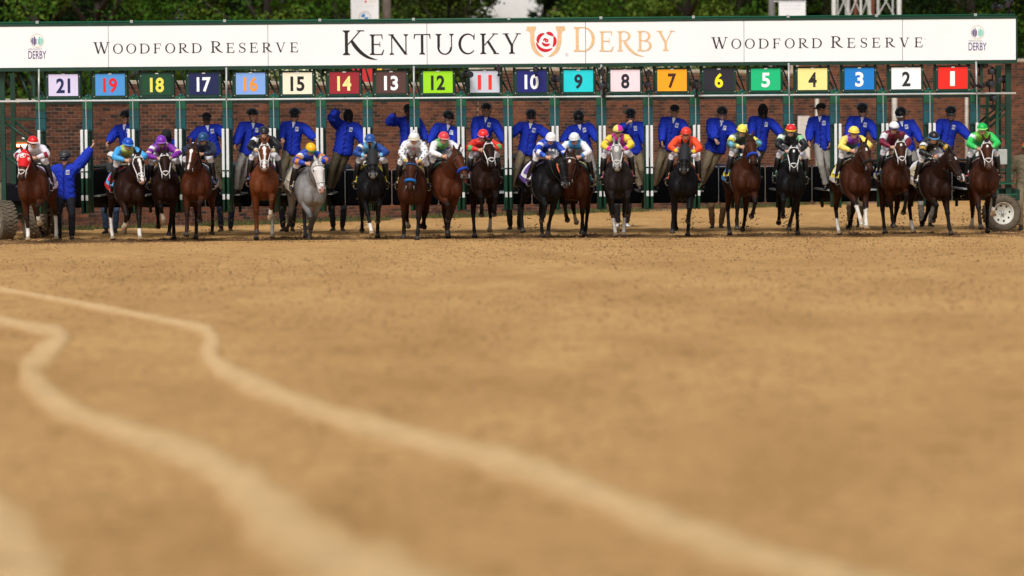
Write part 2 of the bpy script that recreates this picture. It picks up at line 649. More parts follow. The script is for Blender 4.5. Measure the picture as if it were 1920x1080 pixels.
# grass verge at the wall's foot: uncountable blades
GRASS = mat('grass', (0.075, 0.085, 0.022), 0.8, 3, 0.4)
def blades(n):
    s = rng.random(n) * WLEN
    out = rng.random(n) ** 1.6
    q = np.array(wp0)[None] + np.array(wdir)[None] * s[:, None]
    nrm = np.array((wdir.y, -wdir.x, 0))
    q = q + nrm[None] * (0.05 + out * 1.0)[:, None]
    keep = vnoise(s * 0.9, out * 2, 31) > 0.35 + 0.35 * out
    q, = q[keep],
    h = (0.04 + 0.10 * rng.random(len(q)) ** 2)
    a = rng.random(len(q)) * 6.28
    w = 0.006 + 0.01 * rng.random(len(q))
    dx, dy = np.cos(a) * w, np.sin(a) * w
    lean = (rng.random((len(q), 2)) - 0.5) * h[:, None]
    z0 = np.full(len(q), -0.03)
    v = np.stack([np.stack([q[:, 0] - dx, q[:, 1] - dy, z0], -1), np.stack([q[:, 0] + dx, q[:, 1] + dy, z0], -1),
                  np.stack([q[:, 0] + lean[:, 0], q[:, 1] + lean[:, 1], h], -1)], 1)
    f = np.arange(len(q) * 3).reshape(-1, 3)
    me = bpy.data.meshes.new('grass_verge')
    me.from_pydata(v.reshape(-1, 3).tolist(), [], f.tolist())
    me.materials.append(GRASS)
    return tag(place('grass_verge', me), 'thin dry grass growing along the foot of the brick wall', 'grass', kind='stuff')
blades(26000)

# things standing against or before the wall at the right
def at_wall(px, out=0.3):
    p = wall_pt(px)
    return Vector((p.x + wdir.y * out, p.y - wdir.x * out, 0))
p = at_wall(1503, 0.12)
t = thing('white_board', 'plain white rectangular board fixed to the brick wall beside the peaked-cap handler', 'board', p, wrot)
zt, zb = CAMZ + (HOR - 222) * (p.y - CAMY) / FPX, CAMZ + (HOR - 300) * (p.y - CAMY) / FPX
MB().bevbox(-0.26, 0.26, -0.02, 0.02, zb, zt, 0.006).build('panel', mat('white_board', (0.78, 0.76, 0.70), 0.5), t)
MB().bx(-0.28, 0.28, -0.03, 0.03, zb - 0.05, zb - 0.003).build('bottom_rail', STONE, t)
PIPE = mat('pale_pipe', (0.45, 0.42, 0.36), 0.6, 6, 0.2)
for px, r, lab in ((1525, 0.06, 'pale drainpipe on the wall just behind the peaked-cap handler'), (1670, 0.08, 'cream painted post before the wall between boards 3 and 2'), (1805, 0.05, 'pale pipe on the wall behind the goggled handler under board 1')):
    p = at_wall(px, 0.18)
    t = thing('pipe', lab, 'pipe', p)
    MB().tube((0, 0, -0.05), (0, 0, 3.9), r, 12).build('shaft', PIPE, t, smooth=True)
    for z in (0.6, 2.0, 3.3):
        MB().lathe([(r + 0.001, z - 0.03), (r + 0.016, z - 0.03), (r + 0.016, z + 0.03), (r + 0.001, z + 0.03)], 12, 'z').build('bracket', PIPE, t)

# ------------------------------------------------------------------ trees
BARK = mat('bark', (0.030, 0.023, 0.016), 0.9, 12, 0.3, bump=0.6)
def leafmat(name, c):
    m = mat(name, c, 0.8, 0.6, 0.35, spec=0.08)
    nt = m.node_tree
    b = nt.nodes['Principled BSDF']
    b.inputs['Subsurface Weight'].default_value = 0.0
    return m
def leaves(n, clumps, spread, size, upbias):
    k = rng.integers(0, len(clumps), n)
    C = np.array([c[:3] for c in clumps])[k]
    rad = np.array([c[3] for c in clumps])[k]
    d = rng.normal(size=(n, 3))
    d /= np.linalg.norm(d, axis=1)[:, None]
    rr = rad * (0.55 + 0.5 * rng.random(n))
    P = C + d * rr[:, None] * np.array((1, 1, 0.75))
    nrm = d * 0.6 + rng.normal(size=(n, 3)) * 0.55 + np.array((0, 0, upbias))
    nrm /= np.linalg.norm(nrm, axis=1)[:, None]
    ref = rng.normal(size=(n, 3))
    u = np.cross(nrm, ref)
    u /= np.linalg.norm(u, axis=1)[:, None]
    w = np.cross(nrm, u)
    L = size * (0.6 + 0.8 * rng.random(n))[:, None]
    v = np.stack([P - u * L * 0.5, P + w * L * 0.28 + nrm * L * 0.06, P + u * L * 0.5, P - w * L * 0.28 + nrm * L * 0.06], 1)
    f = np.arange(n * 4).reshape(-1, 4)
    return v.reshape(-1, 3), f, k
def tree(px, d, H, crown_r, z_low, n, leafm, leaf2, label, size=0.17, nclump=70, seed=0, group='trees behind the wall'):
    r = np.random.default_rng(seed + 100)
    x, y = gx(px, d + CAMY), d + CAMY
    t = thing('tree', label, 'tree', (x, y, 0), r.random() * 6.28, group)
    mb = MB()
    lean = r.normal(size=2) * 0.25
    mb.loft([((0, 0, -0.2), 0.36, 0.36), ((0, 0, 0.3), 0.27, 0.27), ((lean[0] * 0.4, lean[1] * 0.4, H * 0.3), 0.21, 0.21), ((lean[0], lean[1], H * 0.6), 0.13, 0.13), ((lean[0] * 1.2, lean[1] * 1.2, H * 0.92), 0.03, 0.03)], n=10)
    clumps = []
    for k in range(9):
        a = k * 2.4 + r.random()
        z0 = H * (0.22 + 0.06 * k)
        z1 = min(H * 0.9, z0 + 1.2 + 1.5 * r.random())
        rr = crown_r * (0.55 + 0.35 * r.random())
        e = (math.cos(a) * rr, math.sin(a) * rr, z1)
        mid = (math.cos(a + 0.15) * rr * 0.5, math.sin(a + 0.15) * rr * 0.5, z0 + (z1 - z0) * 0.65)
        mb.loft([((lean[0] * z0 / H, lean[1] * z0 / H, z0), 0.10, 0.10), (mid, 0.06, 0.06), (e, 0.02, 0.02)], n=6)
        clumps.append((e[0], e[1], e[2], 0.9))
    mb.build('trunk', BARK, t, smooth=True)
    zc, zr = (H + z_low) / 2, (H - z_low) / 2
    while len(clumps) < nclump:
        q = r.normal(size=3)
        q /= np.linalg.norm(q)
        s = (0.35 + 0.65 * r.random()) 
        p = q * s
        clumps.append((p[0] * crown_r, p[1] * crown_r, zc + p[2] * zr, 0.45 + 0.55 * r.random()))
    v, f, ck = leaves(n, clumps, 1, size, 0.35)
    me = bpy.data.meshes.new('crown')
    me.from_pydata(v.tolist(), [], f.tolist())
    me.materials.append(leafm)
    me.materials.append(leaf2)
    lightc = r.random(len(clumps)) < 0.22
    me.polygons.foreach_set('material_index', lightc[ck].astype(np.int32))
    place('crown', me, t)
    return t
LF_DARK = leafmat('leaf_dark', (0.005, 0.012, 0.002))
LF_MID = leafmat('leaf_mid', (0.034, 0.082, 0.007))
LF_LIGHT = leafmat('leaf_light', (0.078, 0.122, 0.015))
LF_BROWN = leafmat('leaf_bronze', (0.018, 0.025, 0.005))
NT = 9500
for i, (px, d, H, cr, zl, n, m, lab) in enumerate([
    (60, 104, 10, 4.6, 1.8, NT, LF_DARK, 'dark leafy tree above the banner at the far left'),
    (290, 112, 11, 5.0, 2.0, NT, LF_DARK, 'dark tree above the left sponsor lettering'),
    (180, 98, 9, 3.4, 2.2, 6500, LF_MID, 'smaller brighter green tree left of the left sponsor lettering'),
    (510, 100, 10, 3.9, 2.3, NT, LF_MID, 'bright green tree just left of the hanging roundel banner'),
    (640, 122, 12, 5.0, 2.4, NT, LF_BROWN, 'olive tree behind the hanging roundel banner'),
    (775, 112, 10, 2.3, 2.6, 6500, LF_LIGHT, 'yellow-green tree right of the wooden pole'),
    (850, 108, 9.5, 1.25, 2.6, 5000, LF_BROWN, 'bronze-dark conical tree left of the white building'),
    (1165, 112, 11, 3.3, 2.2, NT, LF_LIGHT, 'pale green tree right of the white building'),
    (1270, 108, 10.5, 4.0, 2.2, NT, LF_LIGHT, 'pale green tree left of the grey pole'),
    (1385, 122, 12, 4.6, 2.2, NT, LF_DARK, 'dark tree behind the grey pole'),
    (1545, 128, 12, 4.6, 2.5, NT, LF_BROWN, 'olive tree behind the lattice tower'),
    (1680, 124, 12, 4.6, 2.5, NT, LF_MID, 'green tree right of the lattice tower'),
    (1810, 114, 11, 4.2, 2.5, NT, LF_DARK, 'dark green tree above the right end of the banner'),
    (1960, 116, 11, 4.0, 2.3, 8000, LF_MID, 'green tree cut by the right picture edge')]):
    tree(px, d, H, cr, zl, n, m, {LF_DARK: LF_MID, LF_MID: LF_LIGHT, LF_LIGHT: LF_MID, LF_BROWN: LF_LIGHT}[m], lab, seed=i)
# far dense woodland that reads as one dark mass
wv, wf, _k = leaves(60000, [(x, 76 + 6 * random.random(), 2 + 11 * random.random(), 1.5) for x in np.arange(-34, 34, 0.20) if not (-1.5 < x < 2.2)], 1, 0.75, 0.2)
me = bpy.data.meshes.new('woodland')
me.from_pydata(wv.tolist(), [], wf.tolist())
me.materials.append(LF_DARK)
tag(place('woodland', me), 'dense dark woodland filling the gaps between the trees', 'woodland', kind='stuff')
# blossom shrub over the wall
def shrub(px, d, z0, z1, r, n, m, lab):
    x, y = gx(px, d + CAMY), d + CAMY
    t = thing('shrub', lab, 'shrub', (x, y, 0), 0, 'shrubs over the wall')
    mb = MB()
    for k in range(5):
        a = k * 1.26
        mb.loft([((0.05 * math.cos(a), 0.05 * math.sin(a), -0.1), 0.04, 0.04), ((0.5 * r * math.cos(a), 0.5 * r * math.sin(a), (z0 + z1) / 2), 0.015, 0.015)], n=5)
    mb.build('stem', BARK, t, smooth=True)
    cl = [((random.random() - 0.5) * 2 * r, (random.random() - 0.5) * r, random.uniform(z0, z1), 0.35) for _ in range(28)]
    v, f, _k = leaves(n, cl, 1, 0.10, 0.3)
    me = bpy.data.meshes.new('foliage')
    me.from_pydata(v.tolist(), [], f.tolist())
    me.materials.append(LF_LIGHT)
    place('foliage', me, t)
    v, f, _k = leaves(n // 2, [(c[0], c[1] - 0.1, c[2] + 0.05, c[3] * 1.05) for c in cl], 1, 0.09, 0.5)
    me = bpy.data.meshes.new('blossom')
    me.from_pydata(v.tolist(), [], f.tolist())
    me.materials.append(m)
    place('blossom', me, t)
BLOS = mat('cream_blossom', (0.62, 0.60, 0.40), 0.7, 2, 0.2)
shrub(525, 88, 2.4, 3.9, 0.55, 1800, BLOS, 'cream flowering shrub seen between boards 16 and 15')
shrub(615, 89, 2.6, 4.1, 0.75, 2200, BLOS, 'cream flowering shrub seen above board 15 and beside 14')
shrub(1090, 96, 2.9, 4.4, 0.8, 2200, BLOS, 'cream flowering shrub over the wall just above the turquoise board')
shrub(1190, 96, 2.9, 4.4, 0.8, 2200, BLOS, 'cream flowering shrub over the wall just above the pink board')
shrub(1280, 97, 2.9, 4.4, 0.7, 2200, BLOS, 'cream flowering shrub over the wall just above the orange board')

# ------------------------------------------------------------------ white building behind the trees
bd = 150
t = thing('white_building', 'plain white building glimpsed between the trees above the rose emblem', 'building', (gx(955, bd + CAMY), bd + CAMY, 0))
BW = mat('white_render', (0.72, 0.73, 0.72), 0.8, 3, 0.06)
MB().bx(-4.2, 4.2, 0, 8, -0.2, 10.5).build('wall', BW, t)
MB().prism([(-4.6, 10.5), (4.6, 10.5), (0, 12.6)], -0.4, 8.4).build('roof', mat('grey_roof', (0.16, 0.16, 0.17), 0.8), t)
for zz in (1.2, 8.0):
    for xx in (-2.6, 2.6):
        w = MB().bx(xx - 0.55, xx + 0.55, -0.06, -0.003, zz, zz + 1.5).build('window', mat('window_frame', (0.6, 0.6, 0.6), 0.5), t)
        MB().bx(xx - 0.47, xx + 0.47, -0.075, -0.062, zz + 0.08, zz + 1.42).build('pane', mat('dark_glass', (0.02, 0.025, 0.03), 0.1), w)

# ------------------------------------------------------------------ poles, hanging banners, lattice tower
def pole(px, d, r, H, m, lab):
    t = thing('pole', lab, 'pole', (gx(px, d + CAMY), d + CAMY, 0))
    MB().loft([((0, 0, -0.2), r * 1.1, r * 1.1), ((0, 0, H), r * 0.8, r * 0.8)], n=14).build('shaft', m, t, smooth=True)
    MB().bx(-1.1, 1.1, -r - 0.1, -r - 0.001, H - 0.6, H - 0.45).build('cross_arm', m, t)
    return t
WOODP = mat('weathered_wood', (0.15, 0.115, 0.095), 0.9, 5, 0.25, bump=0.4)
pole(730, 100, 0.145, 11, WOODP, 'weathered wooden utility pole right of the hanging roundel banner')
pole(1450, 104, 0.115, 11, mat('grey_pole', (0.16, 0.15, 0.14), 0.7), 'dark grey pole left of the small white hanging sign')
WHITE = mat('sign_white', (0.80, 0.80, 0.80), 0.5, 3, 0.03)
def disc(mb, cx, cz, r0, r1, y, a0=0, a1=360, n=28):
    vs, fs = [], []
    for k in range(n + 1):
        a = R(a0 + (a1 - a0) * k / n)
        vs += [(cx + r0 * math.cos(a), y, cz + r0 * math.sin(a)), (cx + r1 * math.cos(a), y, cz + r1 * math.sin(a))]
    for k in range(n):
        fs.append((2 * k, 2 * k + 2, 2 * k + 3, 2 * k + 1))
    return mb.add(vs, fs)
TXT = {}
def text_mesh(s, size=1.0, bold=0.0, space=1.0):
    key = (s, size, bold, space)
    if key in TXT:
        return TXT[key]
    cu = bpy.data.curves.new('txt', 'FONT')
    cu.body = s
    cu.size = size
    cu.offset = bold
    cu.space_character = space
    cu.align_x = 'CENTER'
    cu.resolution_u = 4
    o = bpy.data.objects.new('txt', cu)
    TMP.collection.objects.link(o)
    vl = TMP.view_layers[0]
    vl.update()
    dg = vl.depsgraph
    dg.update()
    me = bpy.data.meshes.new_from_object(o.evaluated_get(dg))
    bpy.data.objects.remove(o)
    co = coords(me)
    mn, mx = co.min(0), co.max(0)
    co2 = np.stack([co[:, 0] - (mn[0] + mx[0]) / 2, np.zeros(len(co)), co[:, 1] - (mn[1] + mx[1]) / 2], -1)
    me.vertices.foreach_set('co', co2.ravel())
    me.update()
    TXT[key] = (me, mx[0] - mn[0], mx[1] - mn[1])
    return TXT[key]
def put_text(s, name, m, parent, c, height=None, width=None, bold=0.0, space=1.0):
    me, w, h = text_mesh(s, 1.0, bold, space)
    me = me.copy()
    me.materials.clear()
    me.materials.append(m)
    o = place(name, me, parent, c)
    sz = height / h if height else width / w
    sx = width / w if width else sz
    o.scale = (sx, 1, sz)
    return o
d = 99.0
Y = d + CAMY
x0, x1 = gx(663, Y), gx(715, Y)
zt, zb = gz(-32, Y), gz(52, Y)
t = thing('hanging_banner', 'white hanging banner with a blue and white roundel above the big dark lettering', 'banner', ((x0 + x1) / 2, Y, 0))
hw = (x1 - x0) / 2
MB().bx(-hw, hw, -0.01, 0.01, zb, zt).build('sheet', WHITE, t)
MB().tube((-hw - 0.04, 0, zt + 0.03), (hw + 0.35, 0, zt + 0.03), 0.025).build('top_bar', mat('grey_metal', (0.35, 0.35, 0.35), 0.4, metal=0.6), t)
MB().tube((-hw - 0.04, 0, zb - 0.03), (hw + 0.35, 0, zb - 0.03), 0.025).build('bottom_bar', MATS['grey_metal'], t)
zr = gz(31, Y)
gr = mat('print_grey', (0.55, 0.55, 0.57), 0.6)
bl = mat('print_blue', S(20, 120, 190), 0.5)
disc(MB(), 0, zr, 0.155, 0.19, -0.014).build('roundel_ring', gr, t)
disc(MB(), 0, zr, 0.0, 0.11, -0.0144, 90, 180, 10).build('roundel_quarter', bl, t)
disc(MB(), 0, zr, 0.0, 0.11, -0.0144, 270, 360, 10).build('roundel_quarter', bl, t)
for k, ch in enumerate('BMW'):
    a = R(140 - 50 * k)
    put_text(ch, 'letter', gr, t, (0.135 * math.cos(a), -0.0142, zr + 0.135 * math.sin(a)), height=0.04)
mat('print_pale', (0.62, 0.62, 0.64), 0.6)
put_text('OFFICIAL', 'lettering', MATS['print_pale'], t, (-0.145, -0.014, gz(10.5, Y)), width=0.25)
put_text('PARTNER', 'lettering', MATS['print_pale'], t, (0.145, -0.014, gz(10.5, Y)), width=0.25)
put_text('KENTUCKY', 'lettering', MATS['print_pale'], t, (-0.2, -0.014, gz(2, Y)), width=0.32)
put_text('DERBY', 'lettering', mat('print_tan', S(225, 195, 160), 0.6), t, (0.24, -0.014, gz(2, Y)), width=0.22)
disc(MB(), 0.03, gz(2, Y), 0.0, 0.035, -0.014).build('rose_mark', mat('print_rose', S(220, 60, 80), 0.6), t)
d = 103.0
Y = d + CAMY
x0, x1 = gx(1463, Y), gx(1513, Y)
hw = (x1 - x0) / 2
zt, zb = gz(9, Y), gz(44, Y)
t = thing('hanging_banner', 'small white hanging sign right of the dark grey pole', 'banner', ((x0 + x1) / 2, Y, 0))
MB().bx(-hw, hw, -0.01, 0.01, zb, zt).build('sheet', WHITE, t)
MB().tube((-hw - 0.15, 0, zt + 0.02), (hw + 0.02, 0, zt + 0.02), 0.022).build('top_bar', MATS['grey_metal'], t)
put_text('KENTUCKY', 'lettering', MATS['print_pale'], t, (-0.13, -0.014, gz(15, Y)), width=0.34)
put_text('DERBY', 'lettering', MATS['print_pale'], t, (0.19, -0.014, gz(15, Y)), width=0.22)
put_text('OFFICIAL', 'lettering', MATS['print_pale'], t, (-0.13, -0.014, gz(22, Y)), width=0.23)
put_text('PARTNER', 'lettering', MATS['print_pale'], t, (0.13, -0.014, gz(22, Y)), width=0.23)

d = 106.0
Y = d + CAMY
t = thing('lattice_tower', 'white steel lattice tower with two rusty posts above the right sponsor lettering', 'tower', (gx(1628, Y), Y, 0))
WS = mat('white_steel', (0.66, 0.66, 0.62), 0.5, 4, 0.1)
RUST = mat('rusty_post', (0.17, 0.05, 0.025), 0.8, 6, 0.3)
u = (Y - CAMY) / FPX
for px, r, yy in ((1566, 0.072, 0), (1597, 0.05, 0.7), (1617, 0.036, 0.1), (1638, 0.06, 0.9), (1688, 0.075, 0)):
    MB().tube(((px - 1628) * u, yy, 0), ((px - 1628) * u, yy, 12), r, 12).build('leg', WS, t, smooth=True)
for px, r, yy in ((1609, 0.07, 0.4), (1642, 0.05, 0.4)):
    MB().tube(((px - 1628) * u, yy, 0), ((px - 1628) * u, yy, 12), r, 12).build('rusty_post', RUST, t, smooth=True)
for px, r, yy in ((1574, 0.02, 0.2), (1590, 0.016, 0.3), (1649, 0.02, 0.2), (1653, 0.016, 0.4), (1678, 0.022, 0.3)):
    MB().tube(((px - 1628) * u, yy, 0), ((px - 1628) * u, yy, 12), r, 8).build('rod', WS, t, smooth=True)
for (pa, pb) in ((1574, 1597), (1597, 1619), (1619, 1638), (1650, 1680)):
    for k in range(8):
        za, zb2 = 3.2 + k * 0.9, 4.1 + k * 0.9
        yy = 0.15 + 0.02 * k
        MB().tube(((pa - 1628) * u, yy, za), ((pb - 1628) * u, yy, zb2), 0.016, 6).build('brace', WS, t)
        MB().tube(((pa - 1628) * u, yy + 0.06, zb2), ((pb - 1628) * u, yy + 0.06, za), 0.016, 6).build('brace', WS, t)
# red and orange signs glimpsed under the banner
for (px0, px1, py0, py1, c, lab) in ((664, 702, 126, 160, S(200, 40, 45), 'red sign glimpsed between number boards 14 and 13'), (711, 720, 126, 136, S(240, 180, 60), 'small orange sign glimpsed above number board 13')):
    d = 88.0
    Y = d + CAMY
    x0, x1 = gx(px0, Y), gx(px1, Y)
    t = thing('sign', lab, 'sign', ((x0 + x1) / 2, Y, 0))
    hw = (x1 - x0) / 2
    MB().bx(-hw, hw, -0.015, 0.015, gz(py1, Y), gz(py0, Y)).build('panel', flat(c, 0.5, 'sign'), t)
    MB().tube((0, 0.04, -0.1), (0, 0.04, gz(py0, Y)), 0.024).build('post', MATS['grey_metal'], t)

# ================================================================== STARTING GATE
GREEN = mat('gate_green', S(11, 54, 39), 0.5, 5, 0.25)
GREEN2 = mat('gate_green_light', S(15, 86, 58), 0.5, 5, 0.12)
TEAL = mat('gate_teal', S(14, 78, 82), 0.5, 5, 0.15)
TEAL2 = mat('tray_teal', S(60, 140, 145), 0.5, 5, 0.15)
PAD = mat('black_pad', (0.006, 0.006, 0.008), 0.7, 4, 0.2, spec=0.04)
DPAD = mat('green_pad', S(8, 60, 36), 0.5, 5, 0.2)
BARW = mat('bar_white', (0.74, 0.74, 0.72), 0.4, 4, 0.06)
STEEL = mat('bare_steel', (0.42, 0.44, 0.43), 0.4, 8, 0.1, metal=0.3)
BANW = mat('banner_white', (0.88, 0.88, 0.88), 0.45, 1.5, 0.025, bump=0.05, bscale=2.0)
gate = thing('starting_gate', 'green steel racing start gate with white banner, number boards and open stall doors', 'starting gate')
PARTS = [80 + 87.5 * k for k in range(21)]
MIDS = [124 + 87.57 * k for k in range(20)]
ZB0, ZB1, ZRAIL = gz(120.5), gz(43.5), gz(183)
BX0, BX1 = gx(2), gx(1905)
# banner panels
seams = [2, 210, 508, 805, 1101, 1397, 1693, 1905]
YB = -0.12
panels = []
for a, b in zip(seams[:-1], seams[1:]):
    panels.append(MB().bevbox(gx(a) + 0.0045, gx(b) - 0.0045, YB, YB + 0.03, ZB0, ZB1, 0.004).build('banner_panel', BANW, gate))
MB().bx(BX0 - 0.02, BX1 + 0.02, YB - 0.012, YB + 0.10, ZB0 - 0.075, ZB0 - 0.002).build('banner_lower_rail', GREEN, gate)
MB().bx(BX0 - 0.02, BX1 + 0.02, YB - 0.012, YB + 0.10, ZB1 + 0.002, ZB1 + 0.06).build('banner_upper_rail', GREEN, gate)
MB().tube((BX0, YB + 0.16, ZB1 + 0.085), (BX1, YB + 0.16, ZB1 + 0.085), 0.022, 8).build('top_pipe', GREEN2, gate, smooth=True)
MB().bx(BX0 - 0.045, BX0 - 0.003, YB - 0.01, YB + 0.10, ZB0, ZB1).build('banner_side_rail', GREEN, gate)
MB().bx(BX1 + 0.003, BX1 + 0.03, YB - 0.01, YB + 0.10, ZB0, ZB1).build('banner_side_rail', GREEN, gate)
for k, px in enumerate((77, 253, 427, 605, 780, 958, 1130, 1303, 1480, 1645, 1830)):
    x = gx(px)
    MB().bx(x - 0.03, x + 0.03, YB + 0.05, YB + 0.18, ZB1 + 0.062, ZB1 + 0.12).build('pipe_clamp', STEEL, gate)
# banner back frame
MB().bx(BX0, BX1, YB + 0.0905, YB + 0.098, ZB0, ZB1).build('banner_backing', mat('backing_dark', (0.05, 0.055, 0.05), 0.7), gate)
for px in range(40, 1900, 176):
    x = gx(px)
    MB().bx(x - 0.03, x + 0.03, YB + 0.034, YB + 0.09, ZB0 + 0.002, ZB1 - 0.002).build('banner_upright', GREEN, gate)

# ---- serif lettering, drawn stroke by stroke
class Glyph:
    def __init__(self):
        self.mb, self.k = MB(), 0
    def poly(self, pts):
        y = -0.0006 * self.k
        self.k += 1
        self.mb.add([(p[0], y, p[1]) for p in pts], [tuple(range(len(pts)))])
    def stroke(self, pts, ws):
        P = np.array(pts, float)
        n = len(P)
        y = -0.0006 * self.k
        self.k += 1
        vs = []
        for i in range(n):
            t = P[min(i + 1, n - 1)] - P[max(i - 1, 0)]
            t /= np.linalg.norm(t) + 1e-9
            nr = np.array((-t[1], t[0])) * ws[i] / 2
            vs += [(P[i][0] + nr[0], y, P[i][1] + nr[1]), (P[i][0] - nr[0], y, P[i][1] - nr[1])]
        self.mb.add(vs, [(2 * i, 2 * i + 1, 2 * i + 3, 2 * i + 2) for i in range(n - 1)])
    def rect(self, x0, x1, z0, z1):
        self.poly([(x0, z0), (x1, z0), (x1, z1), (x0, z1)])
    def stem(self, x, z0=0.0, z1=1.0, w=0.125, top=True, bot=True, s=0.085, t=0.04):
        self.rect(x, x + w, z0, z1)
        for on, z, sg in ((top, z1, -1), (bot, z0, 1)):
            if on:
                self.poly([(x - s, z), (x + w + s, z), (x + w + s, z + sg * t * 0.7), (x + w, z + sg * t * 2.4), (x, z + sg * t * 2.4), (x - s, z + sg * t * 0.7)][::1 if sg > 0 else -1])
    def diag(self, x0, z0, x1, z1, w):
        self.poly([(x0 - w / 2, z0), (x0 + w / 2, z0), (x1 + w / 2, z1), (x1 - w / 2, z1)])
    def serif(self, x, z, s=0.12, t=0.04):
        sg = 1 if z < 0.5 else -1
        self.poly([(x - s, z), (x + s, z), (x + s, z + sg * t), (x - s, z + sg * t)])
    def bowl(self, cx, cz, rx, rz, thick, thin, a0=0, a1=360, n=28):
        y = -0.0006 * self.k
        self.k += 1
        vs = []
        for k in range(n + 1):
            a = R(a0 + (a1 - a0) * k / n)
            vs += [(cx + rx * math.cos(a), y, cz + rz * math.sin(a)), (cx + (rx - thick) * math.cos(a), y, cz + (rz - thin) * math.sin(a))]
        self.mb.add(vs, [(2 * k, 2 * k + 1, 2 * k + 3, 2 * k + 2) for k in range(n)])
def bez(p0, p1, p2, n=10):
    return [((1 - t) ** 2 * p0[0] + 2 * t * (1 - t) * p1[0] + t * t * p2[0], (1 - t) ** 2 * p0[1] + 2 * t * (1 - t) * p1[1] + t * t * p2[1]) for t in [k / n for k in range(n + 1)]]
def glyph(ch, swash=False):
    g = Glyph()
    T = 0.125
    if ch == 'W':
        w = 1.18
        g.diag(0.12, 1, 0.36, 0, 0.13); g.diag(0.36, 0.0, 0.58, 0.98, 0.05); g.diag(0.52, 1, 0.80, 0, 0.13); g.diag(0.80, 0, 1.06, 1, 0.05)
        g.serif(0.12, 1, 0.15); g.serif(0.54, 1, 0.11); g.serif(1.06, 1, 0.12)
    elif ch == 'O':
        w = 0.86
        g.bowl(0.43, 0.5, 0.43, 0.52, 0.125, 0.05)
    elif ch == 'D':
        w = 0.92
        g.stem(0.10); g.bowl(0.40, 0.5, 0.48, 0.5, 0.13, 0.045, -90, 90); g.rect(0.16, 0.41, 0, 0.045); g.rect(0.16, 0.41, 0.955, 1)
    elif ch in 'EF':
        w = 0.74
        g.stem(0.10)
        g.rect(0.16, 0.62, 0.955, 1); g.poly([(0.57, 1.0), (0.64, 1.0), (0.66, 0.76), (0.63, 0.76)])
        g.rect(0.16, 0.52, 0.49, 0.535); g.poly([(0.50, 0.40), (0.53, 0.37), (0.53, 0.66), (0.50, 0.63)])
        if ch == 'E':
            g.rect(0.16, 0.64, 0, 0.045); g.poly([(0.56, 0), (0.65, 0), (0.73, 0.25), (0.69, 0.25)])
    elif ch in 'RB':
        w = 0.84
        g.stem(0.10)
        g.bowl(0.36, 0.75, 0.32, 0.25, 0.125, 0.045, -90, 90); g.rect(0.16, 0.37, 0.955, 1); g.rect(0.16, 0.37, 0.5, 0.545)
        if ch == 'B':
            g.bowl(0.38, 0.27, 0.36, 0.27, 0.13, 0.045, -90, 90); g.rect(0.16, 0.39, 0, 0.045)
        elif swash:
            q = bez((0.36, 0.53), (0.70, -0.20), (1.35, -0.26), 14)
            g.stroke(q, [0.10, 0.13, 0.14, 0.14, 0.135, 0.13, 0.125, 0.12, 0.11, 0.10, 0.085, 0.07, 0.05, 0.03, 0.01])
        else:
            g.stroke(bez((0.36, 0.53), (0.55, 0.10), (0.88, 0.02), 8), [0.10, 0.13, 0.13, 0.13, 0.12, 0.10, 0.08, 0.06, 0.045])
    elif ch == 'S':
        w = 0.62
        q = bez((0.52, 0.78), (0.50, 0.99), (0.30, 0.985), 6) + bez((0.30, 0.985), (0.07, 0.96), (0.10, 0.72), 6)[1:] + bez((0.10, 0.72), (0.14, 0.56), (0.33, 0.50), 5)[1:] + \
            bez((0.33, 0.50), (0.56, 0.42), (0.55, 0.24), 5)[1:] + bez((0.55, 0.24), (0.52, 0.02), (0.29, 0.015), 6)[1:] + bez((0.29, 0.015), (0.09, 0.02), (0.07, 0.26), 6)[1:]
        n = len(q)
        g.stroke(q, [0.045 + 0.095 * math.exp(-((k / (n - 1) - 0.5) / 0.20) ** 2) for k in range(n)])
        g.poly([(0.50, 0.74), (0.56, 0.74), (0.56, 1.0), (0.53, 1.0)]); g.poly([(0.04, 0.0), (0.07, 0.0), (0.10, 0.28), (0.04, 0.28)])
    elif ch == 'V':
        w = 0.90
        g.diag(0.14, 1, 0.44, 0, 0.135); g.diag(0.44, 0, 0.74, 1, 0.05); g.serif(0.14, 1, 0.15); g.serif(0.74, 1, 0.12)
    elif ch == 'K':
        w = 0.92
        g.stem(0.10); g.diag(0.22, 0.42, 0.74, 1, 0.06); g.serif(0.74, 1, 0.15)
        if swash:
            q = bez((0.36, 0.60), (0.80, -0.16), (1.42, -0.19), 14)
            g.stroke(q, [0.10, 0.13, 0.15, 0.15, 0.145, 0.14, 0.135, 0.13, 0.12, 0.11, 0.09, 0.075, 0.055, 0.03, 0.01])
        else:
            g.diag(0.78, 0, 0.40, 0.62, 0.14); g.serif(0.80, 0, 0.14)
    elif ch == 'N':
        w = 1.00
        g.stem(0.12, w=0.055); g.stem(0.82, w=0.055, bot=False); g.diag(0.85, 0.0, 0.12, 1.0, 0.14); g.serif(0.08, 1, 0.10)
    elif ch == 'T':
        w = 0.86
        g.stem(0.37, top=False); g.rect(0.05, 0.81, 0.955, 1)
        g.poly([(0.02, 0.76), (0.05, 0.76), (0.12, 1.0), (0.04, 1.0)]); g.poly([(0.82, 0.76), (0.85, 0.76), (0.83, 1.0), (0.75, 1.0)])
    elif ch == 'U':
        w = 0.94
        g.stem(0.11, z0=0.34, bot=False); g.stem(0.78, z0=0.34, w=0.055, bot=False); g.bowl(0.4725, 0.35, 0.3625, 0.37, 0.10, 0.055, 180, 360)
    elif ch == 'C':
        w = 0.84
        q = [(0.46 + 0.40 * math.cos(R(a)), 0.5 + 0.48 * math.sin(R(a))) for a in range(42, 319, 12)]
        n = len(q)
